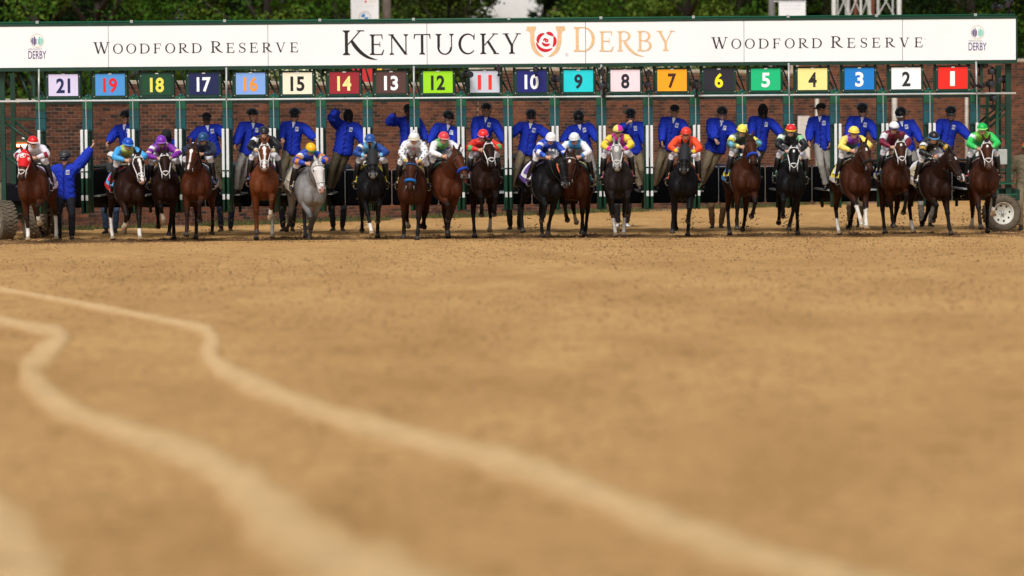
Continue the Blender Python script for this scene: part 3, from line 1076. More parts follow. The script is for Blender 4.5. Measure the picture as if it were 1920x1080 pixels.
        g.stroke(q, [0.05 + 0.085 * math.exp(-((k / (n - 1) - 0.5) / 0.26) ** 2) for k in range(n)])
        g.poly([(0.72, 0.72), (0.79, 0.70), (0.80, 1.0), (0.76, 0.98)])
    elif ch == 'Y':
        w = 0.88
        g.stem(0.38, z1=0.46, top=False); g.diag(0.43, 0.42, 0.13, 1, 0.135); g.diag(0.455, 0.42, 0.75, 1, 0.055); g.serif(0.14, 1, 0.15); g.serif(0.76, 1, 0.13)
    return g, w
INK = mat('ink_black', (0.008, 0.008, 0.010), 0.5)
INK2 = mat('ink_charcoal', (0.022, 0.020, 0.028), 0.5)
TAN = mat('ink_tan', S(226, 188, 142), 0.5)
ROSE = mat('ink_rose', S(205, 12, 45), 0.5)
def parent_panel(x):
    for p, a, b in zip(panels, seams[:-1], seams[1:]):
        if x <= gx(b):
            return p
    return panels[-1]
def word(s, px0, px1, zbase, cap, small, m, xs, swash=()):
    """s: word; first letter tall, the rest small capitals; fitted between two columns"""
    x0, x1 = gx(px0), gx(px1)
    gl = [glyph(c, i in swash) for i, c in enumerate(s)]
    hs = [cap if i == 0 else small for i in range(len(s))]
    nat = sum(g[1] * h * xs for g, h in zip(gl, hs))
    gap = ((x1 - x0) - nat) / (len(s) - 1)
    x = x0
    for (g, w), h in zip(gl, hs):
        me = g.mb.mesh('letter')
        me.materials.append(m)
        o = place('letter', me, parent_panel(x + w * h * xs / 2), (x, YB - 0.005, zbase))
        o.scale = (h * xs, 1, h)
        x += w * h * xs + gap
U = 70 / FPX
word('KENTUCKY', 647, 980, gz(101.5), 46.0 * U, 38 * U, INK, 1.0, (0,))
word('DERBY', 1078, 1267, gz(98.5), 46 * U, 37.5 * U, TAN, 1.0, (2,))
for pa, pb, pc, pd in ((182, 385, 401, 565), (1336, 1543, 1559, 1731)):
    zz = gz(99.5 - (4.5 if pa > 900 else -0.5) + (3.0 if pa > 900 else -3.0) - (0 if pa > 900 else 0))
    word('WOODFORD', pa, pb, gz(95.2), 21.5 * U, 18 * U, INK2, 1.2)
    word('RESERVE', pc, pd, gz(95.2), 21.5 * U, 18 * U, INK2, 1.2)
    put_text('\u00ae', 'registered_mark', gr, parent_panel(gx(pd)), (gx(pd + 4), YB - 0.005, gz(80)), height=0.035)
# horseshoe and rose
px, py = 1027, 80
pnl = parent_panel(gx(px))
def E(pxx, pyy):
    return (gx(pxx), gz(pyy))
for sg in (-1, 1):
    g = Glyph()
    q = [(27.5, -27), (25.5, -15), (25, 0), (21, 14), (13, 23), (4.5, 27.5)]
    c = catmull([(a, b, w) for (a, b), w in zip(q, (13, 8, 8, 7.5, 5.5, 1))], 6)
    g.stroke([((px + sg * a - 960) * U, gz(py + b)) for a, b, w in c], [w * U for a, b, w in c])
    g.poly([E(px + sg * 18, py - 29), E(px + sg * 35, py - 29), E(px + sg * 36.5, py - 21), E(px + sg * 31, py - 20), E(px + sg * 20, py - 20)])
    o = g.mb.build('horseshoe_arm', TAN, pnl, loc=(0, YB - 0.005, 0))
for a0, a1, r, w, cx, cz in ((190, 312, 18, 5.5, 0, 0), (318, 392, 16.5, 6, 0.5, 0), (40, 95, 15.5, 6, 2, -1), (95, 200, 13.5, 6, -1.5, 0), (200, 318, 8.5, 5, 1, 0.5), (100, 190, 5, 3, 1, 0), (0, 360, 2.2, 2.6, 1.5, 0.5)):
    g = Glyph()
    n = 18
    pts, ws = [], []
    for k in range(n + 1):
        a = R(a0 + (a1 - a0) * k / n)
        pts.append(((px + cx - 960 + r * math.cos(a)) * U, gz(py - 2 - cz) + r * U * math.sin(a)))
        ws.append(U * (w * (math.sin(PI * min(1, max(0.02, k / n))) ** 0.6 + 0.08) if a1 - a0 < 360 else w))
    g.stroke(pts, ws)
    g.mb.build('rose_petal', ROSE, pnl, loc=(0, YB - 0.005, 0))
put_text('\u00ae', 'registered_mark', gr, pnl, (gx(1066), YB - 0.005, gz(104)), height=0.07)
# end emblems
PURP = mat('ink_purple', S(88, 72, 125), 0.5)
MINT = mat('ink_mint', S(130, 205, 190), 0.5)
PALEG = mat('ink_gold', S(205, 190, 160), 0.5)
for px, pyc in ((77, 82.5), (1833, 64 + 17)):
    pnl = parent_panel(gx(px))
    zc = gz(pyc - 12.5)
    x = gx(px)
    yy = YB - 0.005
    disc(MB(), x, zc, 0.137, 0.147, yy).build('emblem_ring', PALEG, pnl)
    for sg, m in ((-1, PURP), (1, MINT)):
        mb = MB()
        for (xa, wa, za, zb_) in ((0.025, 0.022, -0.07, 0.06), (0.055, 0.028, -0.10, 0.10), (0.09, 0.026, -0.08, 0.075), (0.118, 0.016, -0.045, 0.05)):
            xa2 = x + sg * xa
            mb.prism([(xa2 - wa / 2, zc + za), (xa2 + wa / 2, zc + za), (xa2 + wa / 2, zc + zb_ - 0.03), (xa2, zc + zb_), (xa2 - wa / 2, zc + zb_ - 0.03)], yy - 0.001, yy)
        mb.build('emblem_spires', m, pnl)
    put_text('KENTUCKY', 'lettering', mat('ink_greyp', S(150, 145, 165), 0.5), pnl, (x - 0.04, yy, gz(pyc + 3.5)), width=0.30)
    put_text('DERBY', 'lettering', PURP, pnl, (x, yy, gz(pyc + 14)), height=0.165, width=0.385, bold=0.005)

# ---- number boards
NUMS = [('21', (216, 206, 236), (14, 30, 84)), ('19', (72, 148, 214), (226, 22, 40)), ('18', (4, 66, 40), (250, 226, 90)), ('17', (12, 26, 78), (250, 250, 252)), ('16', (130, 170, 232), (248, 152, 50)),
        ('15', (244, 236, 210), (22, 20, 22)), ('14', (156, 32, 44), (252, 232, 150)), ('13', (84, 54, 48), (250, 250, 250)), ('12', (158, 226, 16), (14, 30, 24)), ('11', (204, 208, 220), (240, 50, 40)),
        ('10', (20, 28, 112), (252, 252, 252)), ('9', (22, 214, 222), (14, 36, 58)), ('8', (252, 224, 230), (28, 26, 40)), ('7', (255, 170, 18), (66, 26, 14)), ('6', (34, 32, 44), (252, 236, 20)),
        ('5', (8, 190, 122), (252, 252, 252)), ('4', (250, 234, 148), (36, 36, 34)), ('3', (8, 124, 206), (252, 252, 252)), ('2', (252, 252, 252), (40, 42, 48)), ('1', (240, 36, 22), (252, 252, 252))]
zb0, zb1 = gz(173.5), gz(133)
for (s, bgc, fgc), px in zip(NUMS, MIDS):
    x = gx(px)
    fr = MB().bevbox(x - 0.37, x + 0.37, -0.05, 0.0, zb0 - 0.06, zb1 + 0.035, 0.006).build('number_board', GREEN, gate)
    MB().bx(x - 0.315, x + 0.315, -0.058, -0.053, zb0, zb1).build('plate', flat(S(*bgc), 0.5, 'plate', 0.03), fr)
    k = 0.70
    put_text(s, 'number', flat(S(*fgc), 0.5, 'digit', 0.03), fr, (x - (0.012 if s == '1' else 0), -0.062, (zb0 + zb1) / 2 - 0.012), height=0.315, width=(0.30 if len(s) == 2 else (0.10 if s == '1' else 0.178)), bold=0.03)
    MB().bx(x - 0.035, x + 0.035, -0.064, -0.0585, zb1 - 0.012, zb1 + 0.012).build('clip', WHITE, fr)
    for sx in (-1, 1):
        for zz in (zb0 - 0.02, zb1 - 0.05):
            MB().lathe([(0.0, -0.056), (0.012, -0.056), (0.012, -0.049)], 8, 'y', (x + sx * 0.345, 0, zz)).build('bolt', STEEL, fr)
    tr = MB()
    tr.bx(x - 0.34, x + 0.34, -0.02, 0.10, ZRAIL + 0.02, ZRAIL + 0.085)
    o = tr.build('tray', TEAL2, gate)
    for dx in (-0.27, 0, 0.27):
        MB().bx(x + dx - 0.008, x + dx + 0.008, -0.03, -0.0205, ZRAIL + 0.022, ZRAIL + 0.083).build('divider', GREEN, o)
# ---- front rail and uprights
MB().tube((gx(4), -0.22, ZRAIL), (gx(1903), -0.22, ZRAIL), 0.021, 8).build('front_rail', mat('rail_steel', (0.62, 0.64, 0.63), 0.4, 6, 0.1), gate, smooth=True)
MB().bx(gx(40), gx(1870), 0.02, 0.14, ZRAIL - 0.075, ZRAIL - 0.012).build('front_beam', mat('dark_beam', S(10, 34, 28), 0.5), gate)
ZP = gz(237)
posts_proto = None
for k, px in enumerate(PARTS):
    x = gx(px)
    w = 0.108
    MB().bevbox(x - w, x + w, 0.0, 0.14, gz(200), ZRAIL - 0.02, 0.006).build('post_cap_block', GREEN2, gate)
    MB().bevbox(x - w, x + w, 0.002, 0.14, gz(215), gz(200.6), 0.006).build('post_block', TEAL, gate)
    MB().bevbox(x - w, x + w, 0.0, 0.14, ZP - 0.03, gz(215.6), 0.006).build('post_block', TEAL, gate)
    MB().bx(x - w + 0.01, x + w - 0.01, 0.03, 0.13, 0.52, ZP - 0.034).build('post', GREEN, gate)
    MB().bevbox(x - w - 0.005, x + w + 0.005, -0.03, 0.12, ZRAIL + 0.015, ZRAIL + 0.09, 0.01).build('post_top', GREEN2, gate)
    MB().ball((x, 0.02, ZRAIL + 0.09), 0.05, 0.05, 0.05, 10, 4, 0.0).build('dome', TEAL, gate, smooth=True)
    MB().tube((x + 0.012, -0.235, ZP - 0.7), (x, -0.235, ZRAIL + 0.05), 0.011, 6).build('drop_rod', STEEL, gate)
    # uprights and braces between the rail and the banner
    MB().bx(x - 0.17, x - 0.11, 0.0, 0.06, ZRAIL + 0.09, ZB0 - 0.076).build('upright', GREEN, gate)
    MB().bx(x + 0.11, x + 0.17, 0.0, 0.06, ZRAIL + 0.09, ZB0 - 0.076).build('upright', GREEN, gate)
    MB().tube((x - 0.30, 0.55, ZB0 - 0.02), (x + 0.07, 0.30, ZRAIL + 0.03), 0.022, 6).build('brace', GREEN, gate)
    MB().tube((x - 0.08, 0.9, ZB0 - 0.02), (x + 0.12, 0.35, ZRAIL + 0.03), 0.018, 6).build('brace', GREEN, gate)
    if k % 4 == 0:
        MB().tube((x, -0.23, ZRAIL), (x, -0.14, ZB0 - 0.03), 0.022, 8).build('banner_support', STEEL, gate, smooth=True)
    # partition between two stalls, padded
    MB().bevbox(x - 0.06, x + 0.06, 0.16, 2.9, 0.62, 1.45, 0.03).build('partition_pad', PAD, gate)
    MB().tube((x, 0.14, 1.50), (x, 2.9, 1.50), 0.03, 8).build('partition_rail', GREEN, gate, smooth=True)
    MB().tube((x, 2.95, 0.45), (x, 2.95, 1.53), 0.035, 8).build('rear_post', GREEN, gate, smooth=True)
    for sx in (-1, 1):
        if (k == 0 and sx < 0) or (k == 20 and sx > 0):
            continue
        MB().bx(x + sx * 0.065, x + sx * 0.20, 0.4, 2.8, 0.865, 0.895).build('ledge', STEEL, gate)
# ---- front doors, swung open towards the track: seen on edge
for k, px in enumerate(PARTS):
    for sx in (-1, 1):
        if (k == 0 and sx < 0) or (k == 20 and sx > 0):
            continue
        x = gx(px) + sx * 0.047
        y0, y1 = -0.62, -0.02
        dr = MB().bevbox(x - 0.026, x + 0.026, y0, y1, 0.52, 1.30, 0.012).build('stall_door', DPAD, gate)
        MB().bevbox(x - 0.029, x + 0.029, y0 - 0.006, y0 + 0.05, 1.42, ZP, 0.008).build('white_bar', BARW, dr)
        MB().bevbox(x - 0.024, x + 0.024, y0 - 0.005, y0 + 0.05, 1.27, 1.405, 0.008).build('white_bar', BARW, dr)
        MB().bevbox(x - 0.026, x + 0.026, y0 - 0.008, y0 - 0.0005, 0.80, 0.915, 0.002).build('white_strip', BARW, dr)
        MB().tube((x, y0 + 0.03, 1.30), (x, y1, 1.30), 0.018, 6).build('door_rail', GREEN, dr)
        MB().tube((x, y0 + 0.03, ZP - 0.04), (x, y1, ZP - 0.04), 0.018, 6).build('door_rail', GREEN, dr)
        MB().bx(x - 0.02, x + 0.02, -0.05, -0.0, 1.30, ZP + 0.02).build('hinge_post', GREEN, dr)
        for zz in (1.5, 1.72, 1.94, 2.16):
            MB().tube((x, y0 + 0.05, zz), (x, y1, zz), 0.008, 5).build('mesh_rod', GREEN, dr)
        MB().bx(x - 0.022, x + 0.022, y0 - 0.012, y0 + 0.02, 1.405, 1.425).build('latch', PAD, dr)
# ---- tail doors, shut: black pads
zt0, zt1 = gz(383, 3.05), gz(316.5, 3.05)
for k in range(20):
    xa, xb = gx(PARTS[k], 3.05), gx(PARTS[k + 1], 3.05)
    xm = (xa + xb) / 2
    for a, b in ((xa + 0.015, xm - 0.012), (xm + 0.012, xb - 0.015)):
        td = MB().bevbox(a, b, 3.02, 3.14, zt0, zt1, 0.035).build('tail_door', PAD, gate)
        MB().bx(a + 0.02, b - 0.02, 3.045, 3.11, zt1 + 0.001, zt1 + 0.018).build('door_top_trim', STEEL, td)
    MB().bx(xm - 0.006, xm + 0.006, 3.03, 3.05, zt0 + 0.02, zt1 - 0.02).build('door_seam_post', STEEL, gate)
# ---- end frames
def tubeg(name, pts, r=0.035, m=GREEN, n=8):
    MB().path(pts, r, n).build(name, m, gate, smooth=True)
XL, XLi = gx(8), gx(72)
for yy in (0.05, 1.5):
    MB().bx(XL - 0.05, XL + 0.05, yy, yy + 0.10, 0.55, ZB0 - 0.08).build('end_post', GREEN, gate)
    for zz in (gz(216), gz(276), gz(360), gz(373)):
        MB().bx(XL + 0.051, XLi + 0.02, yy + 0.02, yy + 0.08, zz - 0.028, zz + 0.028).build('end_rail', GREEN, gate)
    for (pa, pya, pb, pyb) in ((13, 222, 76, 270), (13, 287, 70, 325), (42, 133, 62, 186)):
        MB().tube((gx(pa), yy + 0.05, gz(pya)), (gx(pb), yy + 0.05, gz(pyb)), 0.028, 8).build('end_brace', GREEN, gate, smooth=True)
XR, XRi = gx(1893), gx(1846)
for yy in (0.05, 1.5):
    MB().bx(XR - 0.06, XR + 0.06, yy, yy + 0.10, 0.60, ZB0 - 0.08).build('end_post', GREEN, gate)
    MB().bx(gx(1872) - 0.03, gx(1872) + 0.03, yy + 0.01, yy + 0.08, 0.7, ZRAIL).build('end_post', GREEN2, gate)
    for zz in (gz(206), gz(263), gz(326), gz(350)):
        MB().bx(XRi - 0.1, XR - 0.062, yy + 0.02, yy + 0.08, zz - 0.028, zz + 0.028).build('end_rail', GREEN, gate)
    for (pa, pya, pb, pyb) in ((1858, 245, 1898, 212), (1858, 235, 1890, 208), (1868, 300, 1900, 272)):
        MB().tube((gx(pa), yy + 0.05, gz(pya)), (gx(pb), yy + 0.05, gz(pyb)), 0.022, 8).build('end_brace', GREEN, gate, smooth=True)
# steps at the right end, machinery box at the left
for k, zz in enumerate((0.75, 0.98, 1.2, 1.42)):
    MB().bx(gx(1868), gx(1906), -0.25 + k * 0.2, -0.05 + k * 0.2, zz, zz + 0.03).build('step', GREEN2, gate)
MB().bevbox(gx(14), gx(46), -0.1, 0.5, gz(372), gz(338), 0.03).build('battery_box', PAD, gate)
MB().bevbox(gx(2), gx(80), 0.2, 1.4, gz(392), gz(374), 0.02).build('end_deck', GREEN, gate)
MB().bevbox(gx(1850), gx(1916), 0.2, 1.4, gz(384), gz(362), 0.02).build('end_deck', GREEN, gate)
MB().bevbox(gx(1873), gx(1890), 0.0, 0.2, gz(316), gz(287), 0.01).build('control_box', mat('box_grey', (0.42, 0.43, 0.40), 0.5), gate)
# ---- road wheels
TYRE = mat('tyre_rubber', (0.12, 0.095, 0.066), 0.9, 8, 0.35, bump=0.3)
RIM = mat('rim_white', (0.66, 0.64, 0.56), 0.5, 6, 0.12)
def wheel(px, Y, rad, width, yaw):
    e = bpy.data.objects.new('wheel', None)
    COL.objects.link(e)
    e.parent = gate
    e.location = (gx(px, Y), Y, rad - 0.03)
    e.rotation_euler = (0, 0, yaw)
    h = width / 2
    ty = MB().lathe([(rad * 0.58, -h * 0.75), (rad * 0.70, -h), (rad * 0.90, -h), (rad * 0.985, -h * 0.72), (rad, 0), (rad * 0.985, h * 0.72), (rad * 0.90, h), (rad * 0.70, h), (rad * 0.58, h * 0.75), (rad * 0.58, -h * 0.75)], 40, 'y')
    o = ty.build('tyre', TYRE, e, smooth=True)
    tb = MB()
    nb = 30
    for k in range(nb):
        a = 2 * PI * k / nb
        for j, (ya, yb, sk) in enumerate(((-h * 0.92, -h * 0.36, 0.05), (-h * 0.30, h * 0.30, 0.0), (h * 0.36, h * 0.92, -0.05))):
            aa = a + (0.07 if j == 1 else 0)
            ra, rb = rad * 0.96, rad * (1.04 if j == 1 else 1.022)
            vs = []
            for rr in (ra, rb):
                for (yy, da) in ((ya, -0.045 + sk), (yb, -0.045 - sk), (yb, 0.045 - sk), (ya, 0.045 + sk)):
                    vs.append((rr * math.cos(aa + da), yy, rr * math.sin(aa + da)))
            tb.add(vs, [(4, 5, 6, 7), (0, 1, 5, 4), (1, 2, 6, 5), (2, 3, 7, 6), (3, 0, 4, 7)])
    tag(tb.build('tread', TYRE, e), kind='stuff')
    rm = MB().lathe([(rad * 0.60, -h * 0.78), (rad * 0.575, -h * 0.80), (rad * 0.53, -h * 0.55), (rad * 0.50, -h * 0.35), (rad * 0.28, -h * 0.42), (rad * 0.24, -h * 0.30), (0.0, -h * 0.30)], 32, 'y').build('rim', RIM, e, smooth=True)
    MB().lathe([(rad * 0.59, h * 0.3), (0.0, h * 0.25)], 32, 'y').build('rim_back', RIM, e, smooth=True)
    for k in range(8):
        a = 2 * PI * k / 8 + 0.2
        MB().ball((rad * 0.405 * math.cos(a), -h * 0.40, rad * 0.405 * math.sin(a)), 0.022, 0.012, 0.022, 8, 4).build('rim_hole', PAD, rm)
        if k < 6:
            a = 2 * PI * k / 6
            MB().lathe([(0.0, -h * 0.47), (0.011, -h * 0.47), (0.011, -h * 0.38)], 8, 'y', (rad * 0.15 * math.cos(a), 0, rad * 0.15 * math.sin(a))).build('lug_nut', STEEL, rm)
    MB().lathe([(0.0, -h * 0.62), (rad * 0.07, -h * 0.60), (rad * 0.085, -h * 0.32)], 14, 'y').build('hub', STEEL, e, smooth=True)
wheel(1879, -0.35, 0.40, 0.30, R(10))
wheel(6, -0.6, 0.42, 0.36, R(-58))
wheel(63, 0.35, 0.42, 0.36, R(-72))

# ------------------------------------------------------------------ remote cameras clamped to the gate
CAMB = mat('camera_black', (0.010, 0.010, 0.012), 0.4, 10, 0.2)
LENS = mat('lens_glass', (0.015, 0.018, 0.03), 0.08, spec=0.8)
def remote_camera(px, py, Y, s, yaw, pitch, lab):
    p = (gx(px, Y), Y, gz(py, Y))
    t = thing('remote_camera', lab, 'camera', p, R(yaw), 'remote cameras clamped to the gate')
    t.rotation_euler = (R(pitch), 0, R(yaw))
    t.scale = (s, s, s)
    MB().bevbox(-0.075, 0.075, 0.0, 0.08, -0.05, 0.055, 0.014).build('body', CAMB, t)
    MB().bevbox(-0.03, 0.03, -0.01, 0.07, 0.054, 0.09, 0.01).build('viewfinder', CAMB, t)
    ln = MB().lathe([(0.0, -0.20), (0.05, -0.20), (0.055, -0.21), (0.055, -0.13), (0.042, -0.12), (0.042, 0.01)], 16, 'y').build('lens', CAMB, t, smooth=True)
    MB().lathe([(0.0, -0.206), (0.046, -0.204)], 16, 'y').build('glass', LENS, ln)
    MB().tube((0, 0.04, -0.05), (0, 0.06, -0.16), 0.014, 6).build('clamp_arm', CAMB, t)
    MB().bx(-0.03, 0.03, 0.03, 0.10, -0.20, -0.155).build('clamp', CAMB, t)
for i, (px, py, Y, s, yaw, pitch, lab) in enumerate([
    (878, 140, -0.3, 1.25, 20, 0, 'hooded black camera left of number board 11'),
    (938, 128, -0.3, 0.9, 0, 10, 'small black camera on the upper right corner of board 11'),
    (1008, 131, -0.3, 0.8, 0, 15, 'small black camera on the upper edge of board 10'),
    (1045, 150, -0.25, 1.1, 15, 0, 'black camera between number boards 10 and 9'),
    (1132, 136, -0.25, 1.0, 0, 5, 'upper black camera between the turquoise and pink boards'),
    (1134, 163, -0.3, 1.25, -10, 0, 'lower black camera between the turquoise and pink boards'),
    (1219, 140, -0.25, 0.95, 0, 5, 'upper black camera between the pink and orange boards'),
    (1216, 162, -0.25, 0.9, 10, 0, 'lower black camera between the pink and orange boards'),
    (1309, 162, -0.35, 1.35, 5, 5, 'large black camera between number boards 7 and 6'),
    (1840, 130, 0.2, 1.1, 20, 0, 'topmost black camera right of number board 1'),
    (1862, 142, 0.2, 1.2, -10, 0, 'black camera right of board 1, second from the top'),
    (1834, 168, -0.2, 1.0, 30, 0, 'black camera low beside the corner of board 1'),
    (1858, 165, 0.1, 1.2, 0, 0, 'black camera in the middle of the cluster right of board 1'),
    (1882, 158, 0.1, 1.2, -25, 0, 'black camera nearest the right end post of the gate'),
    (1864, 192, -0.1, 1.15, 0, 0, 'black camera hanging below the front rail at the right end'),
    (1870, 22, 0.3, 1.1, 20, 0, 'black camera on top of the banner at its right end, left one'),
    (1893, 14, 0.3, 1.2, -15, 10, 'black camera on top of the banner at its right end, right one')]):
    remote_camera(px, py, Y, s, yaw, pitch, lab)
    if i == 11:
        pass

# ================================================================== PEOPLE
CLOTH = mat('cloth', rough=0.75, nscale=22, namt=0.16, attr=True, bump=0.35, bscale=16, spec=0.2)
SILK = mat('silk', rough=0.42, nscale=16, namt=0.10, attr=True, bump=0.25, bscale=14, spec=0.4)
SKIN = mat('skin', rough=0.55, nscale=30, namt=0.08, attr=True, spec=0.3)
COAT = mat('horse_coat', rough=0.5, nscale=9, namt=0.16, attr=True, spec=0.10, bump=0.35, bscale=7)
def nz3(v):
    v = np.array(v, float)
    return v / (np.linalg.norm(v) + 1e-9)
def ik(a, c, l1, l2, pole):
    a, c = V3(a), V3(c)
    d = c - a
    L = np.linalg.norm(d)
    if L > (l1 + l2) * 0.995:
        c = a + d / L * (l1 + l2) * 0.995
        d = c - a
        L = np.linalg.norm(d)
    t = d / L
    x = (l1 * l1 - l2 * l2 + L * L) / (2 * L)
    h = math.sqrt(max(0.0, l1 * l1 - x * x))
    p = np.array(pole, float)
    p = nz3(p - t * p.dot(t))
    return a + t * x + p * h, c
def hand(mb, w, d, nrm, curl, s, sc=1.0):
    """five fingers on a palm: w wrist, d pointing direction, nrm palm side, s thumb side"""
    d, nrm = nz3(d), V3(nrm)
    nrm = nz3(nrm - d * nrm.dot(d))
    side = np.cross(d, nrm) * s
    w = V3(w)
    mb.loft([(w - d * 0.03, 0.026 * sc, 0.021 * sc), (w + d * 0.02 * sc, 0.033 * sc, 0.017 * sc), (w + d * 0.085 * sc, 0.041 * sc, 0.014 * sc)], side=side, n=8)
    for k, (o, L) in enumerate(((0.029, 0.068), (0.010, 0.078), (-0.010, 0.072), (-0.028, 0.056))):
        p = w + (d * 0.082 + side * o) * sc
        a = 0.25 * curl
        pts = [(p, 0.0095 * sc, 0.0095 * sc)]
        for fr in (0.45, 0.32, 0.23):
            a += 0.62 * curl
            p = p + (d * math.cos(a) + nrm * math.sin(a)) * L * fr * sc
            pts.append((p, 0.0085 * sc, 0.0085 * sc))
        mb.loft(pts, side=side, n=6)
    p = w + (d * 0.025 + side * 0.028) * sc
    q1 = p + (d * 0.032 + side * 0.024 + nrm * 0.012 * curl) * sc
    q2 = q1 + (d * 0.028 + nrm * 0.02 * curl - side * 0.006 * curl) * sc
    mb.loft([(p, 0.012 * sc, 0.012 * sc), (q1, 0.0105 * sc, 0.0105 * sc), (q2, 0.008 * sc, 0.008 * sc)], n=6)
def headrot(f, u):
    f = nz3(f)
    u = V3(u)
    u = nz3(u - f * u.dot(f))
    s = np.cross(f, u)
    return np.stack([s, f, u], 1)       # columns: side, forward, up
def merge(me, mb, c):
    """append loose geometry (hands) to a fused skin, colours included"""
    P = coords(me)
    nv = len(P)
    polys = [tuple(p.vertices) for p in me.polygons]
    n2 = bpy.data.meshes.new(me.name)
    n2.from_pydata(P.tolist() + mb.v, [], polys + [tuple(i + nv for i in f) for f in mb.f])
    n2.polygons.foreach_set('use_smooth', [True] * len(n2.polygons))
    bpy.data.meshes.remove(me)
    return n2, nv
def body_mesh(J, skin, scale=1.0, voxel=0.017):
    mb = MB()
    sd = nz3(J['shR'] - J['shL'])
    mb.loft([(J['pel'] - nz3(J['wai'] - J['pel']) * 0.06, 0.11, 0.085), (J['pel'], 0.145, 0.10), (J['wai'], 0.125, 0.085), (J['che'], 0.155, 0.105), ((J['shL'] + J['shR']) / 2, 0.14, 0.075), (J['nek'], 0.055, 0.055)], side=sd, n=14)
    for a in 'LR':
        mb.loft([((J['shL'] + J['shR']) / 2 * 0.45 + J['sh' + a] * 0.55, 0.06, 0.06), (J['sh' + a], 0.058, 0.058), (J['sh' + a] * 0.4 + J['el' + a] * 0.6, 0.045, 0.045), (J['el' + a], 0.037, 0.037), (J['el' + a] * 0.6 + J['wr' + a] * 0.4, 0.037, 0.037), (J['wr' + a], 0.025, 0.025)], n=10)
        mb.loft([(J['hip' + a], 0.085, 0.085), (J['hip' + a] * 0.4 + J['kn' + a] * 0.6, 0.068, 0.068), (J['kn' + a], 0.052, 0.052), (J['kn' + a] * 0.6 + J['an' + a] * 0.4, 0.052, 0.052), (J['an' + a], 0.034, 0.034)], n=10)
        mb.loft([(J['an' + a] - J['toe' + a] * 0.02, 0.030, 0.030), (J['an' + a] + J['toe' + a] * 0.07 - np.array((0, 0, 0.055)), 0.03, 0.024), (J['an' + a] + J['toe' + a] * 0.13 - np.array((0, 0, 0.068)), 0.026, 0.016)], n=8)
    hs = J.get('hs', 1.0)
    Rm = headrot(J['hf'], J['hu'])
    Rs = Rm * hs
    hc = J['hd']
    T = lambda x, y, z: hc + Rs @ np.array((x, y, z))
    mb.loft([(J['nek'] * 0.6 + (J['shL'] + J['shR']) * 0.2, 0.06, 0.06), (J['nek'], 0.055, 0.058), (T(0, -0.02, -0.06), 0.056, 0.06)], n=10)
    mb.ball(T(0, -0.008, 0.03), 0.075, 0.095, 0.092, 14, 10, rot=Rs)
    mb.ball(T(0, 0.022, -0.045), 0.058, 0.062, 0.075, 12, 8, rot=Rs)      # jaw
    mb.ball(T(0, 0.062, -0.095), 0.028, 0.024, 0.020, 8, 6, rot=Rs)       # chin
    mb.loft([(T(0, 0.085, 0.03), 0.010, 0.012), (T(0, 0.108, -0.005), 0.013, 0.014), (T(0, 0.108, -0.022), 0.019, 0.012)], n=8)     # nose
    mb.ball(T(0, 0.078, 0.034), 0.055, 0.016, 0.012, 10, 6, rot=Rs)       # brow
    mb.ball(T(0, 0.083, -0.058), 0.024, 0.014, 0.012, 8, 6, rot=Rs)       # mouth
    for s in (-1, 1):
        mb.ball(T(s * 0.076, -0.006, -0.004), 0.013, 0.022, 0.032, 8, 6, rot=Rs)
    me = fuse(mb, voxel, 2)
    hm = MB()
    for a, s in (('L', 1), ('R', -1)):
        d = J['wr' + a] - J['el' + a]
        if 'hd' + a in J:
            d = J['hd' + a]
        nr = J.get('pn' + a, np.array((0, 0, -1.0)))
        hand(hm, J['wr' + a], d, nr, J.get('curl', 0.9), s * J.get('ths', 1))
    me, nv = merge(me, hm, None)
    P = coords(me)
    C = np.tile(np.array(skin), (len(P), 1))
    q = (P - hc) @ Rm / hs
    C[(np.linalg.norm((q - np.array((0, 0.09, -0.058))) / np.array((0.026, 0.03, 0.010)), axis=1) < 1)] *= np.array((0.75, 0.45, 0.45))
    for s in (-1, 1):
        C[np.linalg.norm((q - np.array((s * 0.030, 0.085, 0.012))) / np.array((0.016, 0.03, 0.011)), axis=1) < 1] *= 0.15
        C[np.linalg.norm((q - np.array((s * 0.030, 0.085, 0.036))) / np.array((0.022, 0.03, 0.008)), axis=1) < 1] *= 0.3
    hair = (q[:, 2] > 0.02) & (q[:, 1] < 0.03) & (np.linalg.norm(q, axis=1) < 0.2) | (q[:, 1] < -0.05) & (q[:, 2] > -0.05) & (np.linalg.norm(q, axis=1) < 0.2)
    C[hair] = (0.02, 0.014, 0.010)
    setcol(me, C)
    me.materials.append(SKIN)
    return me, Rs
